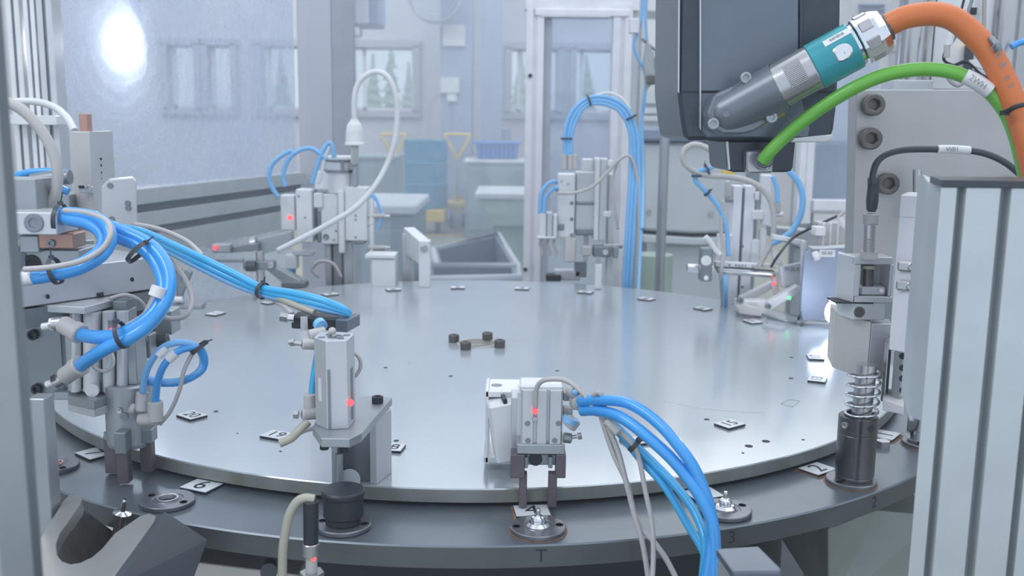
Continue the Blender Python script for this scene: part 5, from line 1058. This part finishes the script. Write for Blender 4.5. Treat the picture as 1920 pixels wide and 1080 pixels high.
# ================================================================ SERVO MOTOR
d = .96
r = root('servo_motor', W(1425, 265, d), 'large dark grey servo motor housing hanging above the disc', 'motor')
T = .16
MB().poly([(1274, -60), (1578, -60), (1576, 60), (1570, 195), (1563, 250), (1555, 263), (1285, 263), (1279, 240), (1271, 172)], d, T, .004).build('housing', 'motor', r)
MB().poly([(1313, -60), (1498, -60), (1498, 172), (1312, 172)], d-.003, .01, .0012).build('front_panel', 'motor_edge', r)
MB().poly([(1312, 174), (1500, 174), (1520, 240), (1516, 258), (1326, 258), (1315, 245)], d-.003, .01, .0012).build('lower_panel', 'motor_edge', r)
MB().poly([(1273, 171), (1572, 171), (1572, 174), (1273, 174)], d-.0006, .01, 0).build('seam', 'dark', r)
MB().poly([(1312, -60), (1315, -60), (1315, 245), (1312, 240)], d-.0045, .004, .0003).build('bead_and_highlight', 'alu', r); MB().poly([(1273, -60), (1275.5, -60), (1274, 175), (1271.5, 172)], d-.0012, .004, .0003).build('bead_and_highlight', 'alu', r)  # bright strips paint the highlight along the housing edges
MB().poly([(1500, -60), (1506, -60), (1504, 170), (1500, 170)], d-.003, .004, .0003).build('bead_and_highlight', 'motor', r)
MB().poly([(1488, 259), (1562, 252), (1562, 262), (1548, 267), (1482, 267)], d-.004, .03, .001).build('rubber_foot', 'alu_light', r)
MB().poly([(1360, 263), (1492, 263), (1487, 318), (1480, 323), (1372, 323), (1364, 316)], d+.01, .09, .002).build('encoder_block', 'motor', r)
MB().poly([(1361, 265), (1366, 265), (1370, 318), (1366, 318)], d+.009, .003, .0003).build('bead_and_highlight', 'alu', r)  # bright strip, a painted highlight on the block edge
MB().poly([(1434, 235), (1470, 211), (1472, 216), (1430, 238)] if 0 else [(1430, 237), (1431, 220), (1470, 210), (1472, 215)], d-.0045, .002, 0).build('warning_label', 'hazard', r)
# plug for green cable
MB().poly([(1400, 282), (1440, 281), (1450, 290), (1449, 324), (1404, 325), (1400, 320)], d-.006, .016, .0015).build('plug_housing', 'steel', r)
MB().cyl(W(1431, 304, d-.006), W(1434, 298, d-.022), .0085, n=28, ch=.001).build('grommet', 'gunmetal', r)
# angled connector base
d2 = .93
base = []
for k in range(14):
    a = radians(60+240*k/13); 
    base.append((1361+36*cos(a), 222-36*sin(a)))
outl = [(1340, 178), (1382, 160), (1398, 156), (1434, 128), (1484, 204), (1466, 214), (1415, 246), (1392, 252), (1355, 252), (1332, 240), (1326, 214)]
MB().poly(outl, d2, .045, .002).build('elbow_base', 'elbow', r)
e0, e1 = W(1364, 212, d2+.012), W(1462, 161, .925); mb = MB(); ax_ = (e1-e0); n_ = 12; prof_ = []
for q in range(n_+1): a_ = pi/2*q/n_; prof_.append((.0195*sin(a_), -.0195*cos(a_)))
mb.lathe(prof_+[(.0198, .01), (.0222, ax_.length)], e0, ax_, 48); mb.build('elbow_cover', 'elbow', r)
for x, y in ((1398, 146), (1337, 232), (1446, 220)): MB().bolt(W(x, y, d2-.0045), (0, -1, 0), .0052, .003).build('screw', 'cast', r)
MB().lathe([(.0042, 0), (.0042, .0006), (.0034, .0006), (.0034, .0001), (0, .0001)], W(1362, 211, d2-.0085), (0, -1, 0), 24).build('embossed_ring', 'elbow', r)
# connector barrel along an inclined axis (a thing of its own, plugged in)
cA, cB = W(1458, 163, .925), W(1648, 60, .905); ax = (cB-cA).normalized(); L_ = (cB-cA).length
r = root('power_connector', cA, 'silver and turquoise round power plug on the servo motor', 'connector')
k = L_/216.; Rb = 46.5*k
MB().lathe([(Rb*.9, -6*k), (Rb, -2*k), (Rb, 76*k), (Rb*.97, 79*k)], cA, ax, 56).build('metal_sleeve', 'steel', r)
u_ = ax.cross(V((0, -1, 0))).normalized(); front = u_.cross(ax); front = front if front.y < 0 else -front
mb = MB()
for q in range(15):
    an = radians(-46+q*4.2); dirn = front*cos(an)-u_*sin(an)*(1 if u_.z > 0 else -1)
    mb.cyl(cA+ax*22*k+dirn*(Rb+.0002), cA+ax*58*k+dirn*(Rb+.0002), .0008, n=6)
mb.build('grip_rib', 'steel', r)['kind'] = 'stuff'
MB().lathe([(Rb*.99, 78*k), (Rb*1.03, 80*k), (Rb*1.03, 163*k), (Rb*.99, 166*k)], cA, ax, 56).build('turquoise_ring', 'teal', r)
uz = u_ if u_.z > 0 else -u_
def onb(t, an, rad=1.03):
    a_n = radians(an); return cA+ax*t*k+(front*cos(a_n)+uz*sin(a_n))*Rb*rad
# D shaped metal window on the ring
mb = MB(); D_ = [(118, 14), (112, 0), (114, -12)] ; pts_ = []
for q in range(24):
    t_ = 2*pi*q/24; tt_ = 134+20*cos(t_); aa = 4+20*sin(t_); tt_ = max(tt_, 120)
    pts_.append((tt_, aa))
va = mb._v([onb(t_, a_, 1.035) for t_, a_ in pts_]); vb = mb._v([onb(134+(t_-134)*.85, 4+(a_-4)*.85, 1.06) for t_, a_ in pts_])
for q in range(24): mb.b.faces.new((va[q], va[(q+1) % 24], vb[(q+1) % 24], vb[q]))
mb.b.faces.new(vb); bmesh.ops.recalc_face_normals(mb.b, faces=mb.b.faces[:]); mb.build('arrow_window', 'chrome', r)
mb = MB(); gr = [[onb(t_, a_, 1.045) for a_ in (36, 45, 54)] for t_ in (112, 130, 148, 166)]
vv_ = [mb._v(g_) for g_ in gr]
for i in range(3):
    for j in range(2): mb.b.faces.new((vv_[i][j], vv_[i+1][j], vv_[i+1][j+1], vv_[i][j+1]))
mb.build('maker_label', 'white', r)
pm = onb(139, 45, 1.052); nrm2 = (front*cos(radians(46))+uz*sin(radians(46)))
text('SIEMENS', .0036, 'castdark', r, face_mw(pm+nrm2*.0004, ax, uz*cos(radians(46))-front*sin(radians(46))))
mb = MB(); mb.lathe([(Rb*.93, 165*k), (Rb*.93, 172*k)], cA, ax, 56); mb.lathe([(Rb*.92, 171*k), (Rb*1.03, 176*k), (Rb*1.03, 214*k), (Rb*.88, 228*k), (Rb*.5, 230*k)], cA, ax, 12, smooth=False); mb.build('clamp_nut', 'chrome', r)
for an in (-60, -12, 36, 84): 
    c_ = cA+ax*195*k+(front*cos(radians(an))+uz*sin(radians(an)))*Rb*.985; zx = (front*cos(radians(an))+uz*sin(radians(an))); tx = ax.cross(zx)
    MB().box(c_, (26*k, .010, .0025), rot=Matrix((ax, tx, zx)).transposed(), bev=.0008).build('wrench_flat', 'steel', r)
MB().lathe([(.0125, 226*k), (.0125, 236*k), (.0105, 238*k)], cA, ax, 28).build('cable_gland', 'oldbolt', r)
# thick cables
h_ = hose('orange_cable', [(1652, 56, .905), (1672, 44, .90), (1700, 32, .895), (1745, 26, .89), (1785, 34, .885), (1822, 62, .88), (1855, 100, .875), (1882, 150, .87), (1905, 205, .865), (1924, 262, .86), (1940, 330, .86)], .0103, 'orange', 'thick orange power cable arching from the round plug', 'cable', n=20)
for s_, x, y, a_ in (('L', 1869, 88, -42), ('D', 1878, 103, -48), ('B', 1887, 122, -55), ('3', 1893, 146, -60), ('W', 1903, 165, -65), ('4', 1908, 184, -68)):
    rx = V((cos(radians(a_)), 0, sin(radians(a_)))); text(s_, .008, 'castdark', h_, face_mw(W(x-6, y, .8585), rx, (-rx.z, 0, rx.x)), 'printed_mark')
MB().ptube([(1857, 72, .868), (1868, 84, .862), (1873, 96, .862)], .003).build('cable_scuff', 'castdark', h_)
g_ = hose('green_cable', [(1431, 302, .94), (1442, 286, .935), (1470, 258, .93), (1510, 224, .92), (1555, 192, .91), (1605, 163, .90), (1655, 142, .895), (1710, 131, .89), (1760, 131, .885), (1805, 142, .88), (1850, 168, .875), (1882, 205, .872), (1902, 248, .87), (1918, 310, .87), (1928, 360, .87)], .0062, 'green', 'bright green signal cable bowing from the motor to the right edge', 'cable', n=18)
s0 = MB(); s0.ptube([(1809, 143, .878), (1830, 153, .875), (1857, 171, .872)], .0068, n=18); s0.build('marker_sleeve', 'white', g_)
rx = V((cos(radians(-32)), 0, sin(radians(-32)))); text('2WH', .0075, 'castdark', g_, face_mw(W(1834, 154, .864), rx, (-rx.z, 0, rx.x)))
mb = MB(); mb.ptube([(1878, 212, .858), (1890, 208, .852), (1905, 200, .846), (1930, 194, .846)], .0022, n=8); mb.box(W(1884, 212, .855), (.007, .004, .004)); mb.build('cable_tie', 'black', g_)
k_ = hose('black_cable', [(1636, 345, 1.02), (1637, 325, 1.02), (1646, 302, 1.02), (1668, 287, 1.02), (1710, 280, 1.02), (1790, 281, 1.02), (1840, 286, 1.02), (1880, 302, 1.02), (1910, 325, 1.02), (1930, 345, 1.02)], .0034, 'blackplastic', 'black sensor cable with white sleeve bowing over the steel plate', 'cable', n=16)
MB().ptube([(1757, 280, 1.02), (1787, 280, 1.02), (1818, 282, 1.02)], .0044, n=16).build('marker_sleeve', 'white', k_)
text('W81', .0065, 'castdark', k_, face_mw(W(1786, 280, 1.0135), (1, 0, 0), (0, 0, 1)))
# ================================================================ SENSOR AND CLAMP BLOCK
d = 1.04
r = root('inductive_sensor', W(1628, 480, d), 'threaded metal sensor with black plug screwed into the clamp block', 'sensor')
MB().lathe([(.0040, 0), (.0055, .003), (.0064, .012), (.0058, .026), (.0064, .034), (.0056, .036), (0, .036)], W(1634, 397, d), (0, 0, 1), 28).build('plug', 'blackplastic', r)
MB().cyl(W(1632, 421, d), W(1633, 400, d), .0078, n=20, ch=.0012).build('knurled_ring', 'fitting', r)
MB().cyl(W(1629, 476, d), W(1631, 420, d), .0058).build('barrel', 'steel', r)
mb = MB()
for q in range(7): mb.lathe([(.0058, 0), (.0063, .0005), (.0058, .001)], W(1629, 473-q*4, d), (0, 0, 1), 24)
mb.build('thread', 'beigehose', r)
MB().nut(W(1629, 485, d), W(1629, 472, d), .0095).build('nut', 'alu_warm', r)
r = root('clamp_block_right', W(1610, 600, d), 'aluminium clamp block with rectangular opening above the spring plunger', 'block'); r.name = 'opening_clamp'
T = .03
fr = lambda x0, y0, x1, y1, nm='frame_bar', m_='alu': MB().bx(x0, y0, x1, y1, d, T, .0008).build(nm, m_, r)
fr(1602, 482, 1674, 496); fr(1602, 496, 1613, 556); fr(1668, 496, 1674, 556); fr(1602, 556, 1674, 568)
for y0, y1, nm in ((482, 568, 'left_cheek'), (569, 600, 'lower_jaw')):
    pA, pB = W(1603, (y0+y1)/2, d), W(1569, (y0+y1)/2, d+.03); z1, z0 = W(1603, y0, d).z, W(1603, y1, d).z
    MB().prism([V((pA.x, pA.y, z0)), V((pA.x, pA.y+.02, z0)), V((pB.x+.006, pB.y+.02, z0)), V((pB.x, pB.y, z0))], (0, 0, z1-z0), .0006, 1).build(nm, 'alu_light', r)
MB().bx(1602, 568, 1660, 600, d+.0005, T, .0008).build('lower_jaw', 'alu', r); MB().bx(1567, 567, 1638, 569.5, d-.0003, T, 0).build('slit', 'dark', r)
MB().bolt(W(1611, 585, d), (0, -1, 0), .0058, .0012).build('bolt', 'oldbolt', r)
MB().bx(1613, 496, 1668, 556, d+.029, .003, 0).build('back_wall', 'alu_light', r)
MB().cyl(W(1627, 536, d+.012), W(1628, 496, d+.012), .0058, n=20).build('screw_stem', 'oldbolt', r); MB().cyl(W(1627, 503, d+.012), W(1627, 497, d+.012), .0085).build('washer', 'beigehose', r)
MB().bx(1613, 538, 1662, 555, d+.004, .02, .002).build('rocker', 'alu', r); MB().cyl(W(1653, 545, d+.004), W(1653, 545, d+.002), .0025).build('pin', 'steel', r)
# big block under it
r = root('carriage_block', W(1610, 705, d), 'pale rectangular metal block that carries the spring plunger', 'block')
zA, zB_ = W(1625, 604, d).z, W(1625, 712, d).z
a_, b1, c1 = W(1562, 655, d+.03), W(1630, 655, d), W(1663, 655, d+.03)
MB().prism([V((a_.x, a_.y, zB_+.006)), V((b1.x, b1.y, zB_)), V((b1.x+.01, b1.y+.05, zB_)), V((a_.x+.01, a_.y+.05, zB_+.006))], (0, 0, zA-zB_), .0008, 1).build('body', 'alu_warm', r)
MB().prism([V((b1.x+.0005, b1.y, zB_)), V((c1.x-.008, b1.y+.003, zB_)), V((c1.x, c1.y, zB_)), V((b1.x+.004, b1.y+.03, zB_))], (0, 0, zA-zB_-.002), .0006, 1).build('front_block', 'alu', r)
# spring plunger
r = root('spring_plunger', P2+V((0, 0, .005)), 'dark burnished cylinder with steel spring standing on the ring', 'plunger')
top = W(1603, 778, P2.y).z; hh = top-ZR-.005; Rp = (W(1640, 850, P2.y).x-W(1569, 850, P2.y).x)/2
cxp = (W(1640, 850, P2.y).x+W(1569, 850, P2.y).x)/2; cP = V((cxp, P2.y, ZR+.005))
MB().lathe([(Rp*.93, 0), (Rp*.96, .002), (Rp*.96, .004), (Rp*.94, .005), (Rp, .006), (Rp, hh-.020), (Rp*.985, hh-.0195), (Rp*.985, hh-.019), (Rp, hh-.0185), (Rp, hh-.001), (Rp*.95, hh), (Rp*.5, hh)], cP, n=48).build('barrel', 'burnt', r)
MB().box(cP+V((-.0035, -Rp*.985, hh-.013)), (.0008, .002, .026)).build('slit', 'dark', r)
MB().bolt(cP+V((-Rp*.82, -Rp*.55, hh-.008)), (-.8, -.6, 0), .0036, .003).build('clamp_screw', 'steel', r); MB().lathe([(.0036, 0), (.0034, .0004), (0, .0004)], cP+V((.007, -Rp*.94, hh-.009)), (.3, -1, 0), 18).build('pin_hole', 'dark', r)
zs1 = W(1612, 700, P2.y).z; cS = cP+V((.003, 0, hh)); Ls = zs1-top+.0
MB().cyl(cS, cS+V((.002, 0, Ls+.01)), .0105, n=28).build('plunger_rod', 'steel', r)
mb = MB(); turns = 5.2; pts_ = []
for q in range(int(turns*20)+1):
    t_ = q/20; zq = Ls*min(1, max(0, (t_-.6)/(turns-.9))) if t_ > .6 else 0; pts_.append(cS+V((.0165*cos(2*pi*t_), .0165*sin(2*pi*t_), .0015+zq)))
mb.tube(pts_, .0015, n=8, sub=0); mb.build('coil_spring', 'chrome', r)
# ================================================================ SLIDE COVER, RAIL, ROUND PUNCH
d = .98
r = root('slide_cover', W(1690, 660, d), 'smooth pale slide cover with two slotted screw openings', 'cover')
def vprism(xs, y0, y1, par, nm, m_, bev=.0008):
    # xs: list of (px at y reference 520, depth)
    P = [W(x, 520, dd) for x, dd in xs]; z1, z0 = W(xs[0][0], y0, xs[0][1]).z, W(xs[0][0], y1, xs[0][1]).z
    return MB().prism([V((p.x, p.y, z0)) for p in P], (0, 0, z1-z0), bev, 1).build(nm, m_, par)
vprism([(1677, .985), (1712, .97), (1735, .985), (1735, 1.02), (1690, 1.03)], 365, 656, r, 'cover', 'profile_pale')
zl = W(1690, 406, .983).z
MB().box(W(1695, 407, .976), (.021, .0004, .0003), yaw=-.35).build('seam', 'castdark', r)
for y in (500, 536):
    p = W(1702 if y == 500 else 1699, y, .972); MB().box(p+V((-.001, .001, 0)), (.017, .004, .0105), yaw=-.58, bev=.002).build('slot', 'steel', r); MB().bolt(p+V((.003, -.0025, 0)), (-.3, -1, 0), .0042, .002).build('screw', 'chrome', r)
r = root('linear_rail', W(1680, 760, 1.02), 'brass toned vertical rail with drilled holes below the slide cover', 'rail')
vprism([(1668, 1.02), (1676, 1.015), (1682, 1.02), (1682, 1.05), (1670, 1.05)], 640, 752, r, 'rail', 'steel'); vprism([(1688, 1.01), (1706, 1.0), (1725, 1.02), (1690, 1.04)], 640, 755, r, 'hole_strip', 'cast'); vprism([(1676, 1.021), (1681, 1.02), (1681, 1.03), (1676, 1.03)], 660, 748, r, 'brass_inlay', 'brass', 0)
for y in (668, 690, 710, 732): MB().lathe([(.0034, 0), (.0033, .0005), (0, .0005)], W(1692, y, 1.0), (-.5, -1, 0), 16).build('drilled_hole', 'dark', r)
tag(MB().prism([W(1655, 748, 1.0), W(1694, 762, .975), W(1694, 778, .975), W(1655, 770, 1.0)], (.02, .05, 0), .0006, 1).build('white_block', 'white'), 'small white block at the foot of the brass toned rail', 'block')
tag(MB().prism([W(1630, 722, 1.15), W(1664, 722, 1.15), W(1664, 734, 1.15), W(1630, 732, 1.15)], (0, .02, 0), .0006, 1).build('white_bar', 'white'), 'thin white bar between the spring and the brass toned rail', 'bar')
tag(MB().lathe([(.019, 0), (.0215, .004), (.0215, .05), (.019, .052)], P1+V((.0, 0, .0052)), n=40, cap=True).build('round_punch', 'chrome'), 'short polished cylinder on the ring partly behind the aluminium post', 'cylinder')
# ================================================================ GROOVED FOREGROUND PROFILE
r = root('grooved_post', W(1840, 1080, .7), 'wide grooved aluminium profile standing at the right border', 'post')
d = .70; zt = W(1840, 352, d).z; zb = .70
XX = lambda x: W(x, 352, d).x
g1, g2, g3 = 1797, 1811, 1879
P = [(1764, 0), (1795, 0), (1797, .002), (1797, .010), (1811, .010), (1811, .002), (1813, 0), (1877, 0), (1879, .002), (1879, .010), (1896, .010), (1896, .002), (1898, 0), (1960, 0), (1962, .002), (1962, .01), (1976, .01), (1976, 0), (2010, 0), (2010, .05)]
MB().prism([V((XX(x), d+y, zb)) for x, y in P]+[V((XX(1768)*.75/.7, d+.05, zb))], (0, 0, zt-zb), .0003, 1).build('profile', 'profile', r)
for a, b in ((1797, 1811), (1879, 1896)): MB().box(((XX(a)+XX(b))/2, d+.0095, (zt+zb)/2), (XX(b)-XX(a), .0004, zt-zb)).build('groove_insert', 'cast', r)
MB().prism([V((XX(x), d+y, zt)) for x, y in ((1764, -.001), (2010, -.001), (2010, .052), (1800, .052))], (0, 0, .0052), .0008, 2).build('end_cap', 'blackplastic', r)
r = root('side_bar', W(1712, 770, .78), 'narrow slanted aluminium bar left of the wide grooved profile', 'bar')
z1, z0 = W(1740, 345, .74).z, W(1712, 778, .76).z
X = lambda x, dd: W(x, 560, dd).x
MB().prism([V((X(1711, .78), .78, z0+.006)), V((X(1720, .76), .76, z0)), V((X(1748, .74), .74, z0)), V((X(1753, .75), .75, z0)), V((X(1753, .75), .80, z0+.004))], (0, 0, z1-z0), .0008, 1).build('bar', 'profile', r)

# thin scattering volume added to veil the view and lift its darks
hm = bpy.data.materials.new('haze'); hm.use_nodes = True; n = hm.node_tree; n.nodes.clear()
vs = n.nodes.new('ShaderNodeVolumeScatter'); vs.inputs['Color'].default_value = (.80, .88, 1, 1); vs.inputs['Density'].default_value = .034
on = n.nodes.new('ShaderNodeOutputMaterial'); n.links.new(vs.outputs[0], on.inputs['Volume']); M['haze'] = hm
tag(MB().box((0, 6.5, 2.6), (15.8, 14.8, 5.1)).build('haze', 'haze'), 'thin bluish haze volume added to veil the hall air', 'haze', kind='stuff')
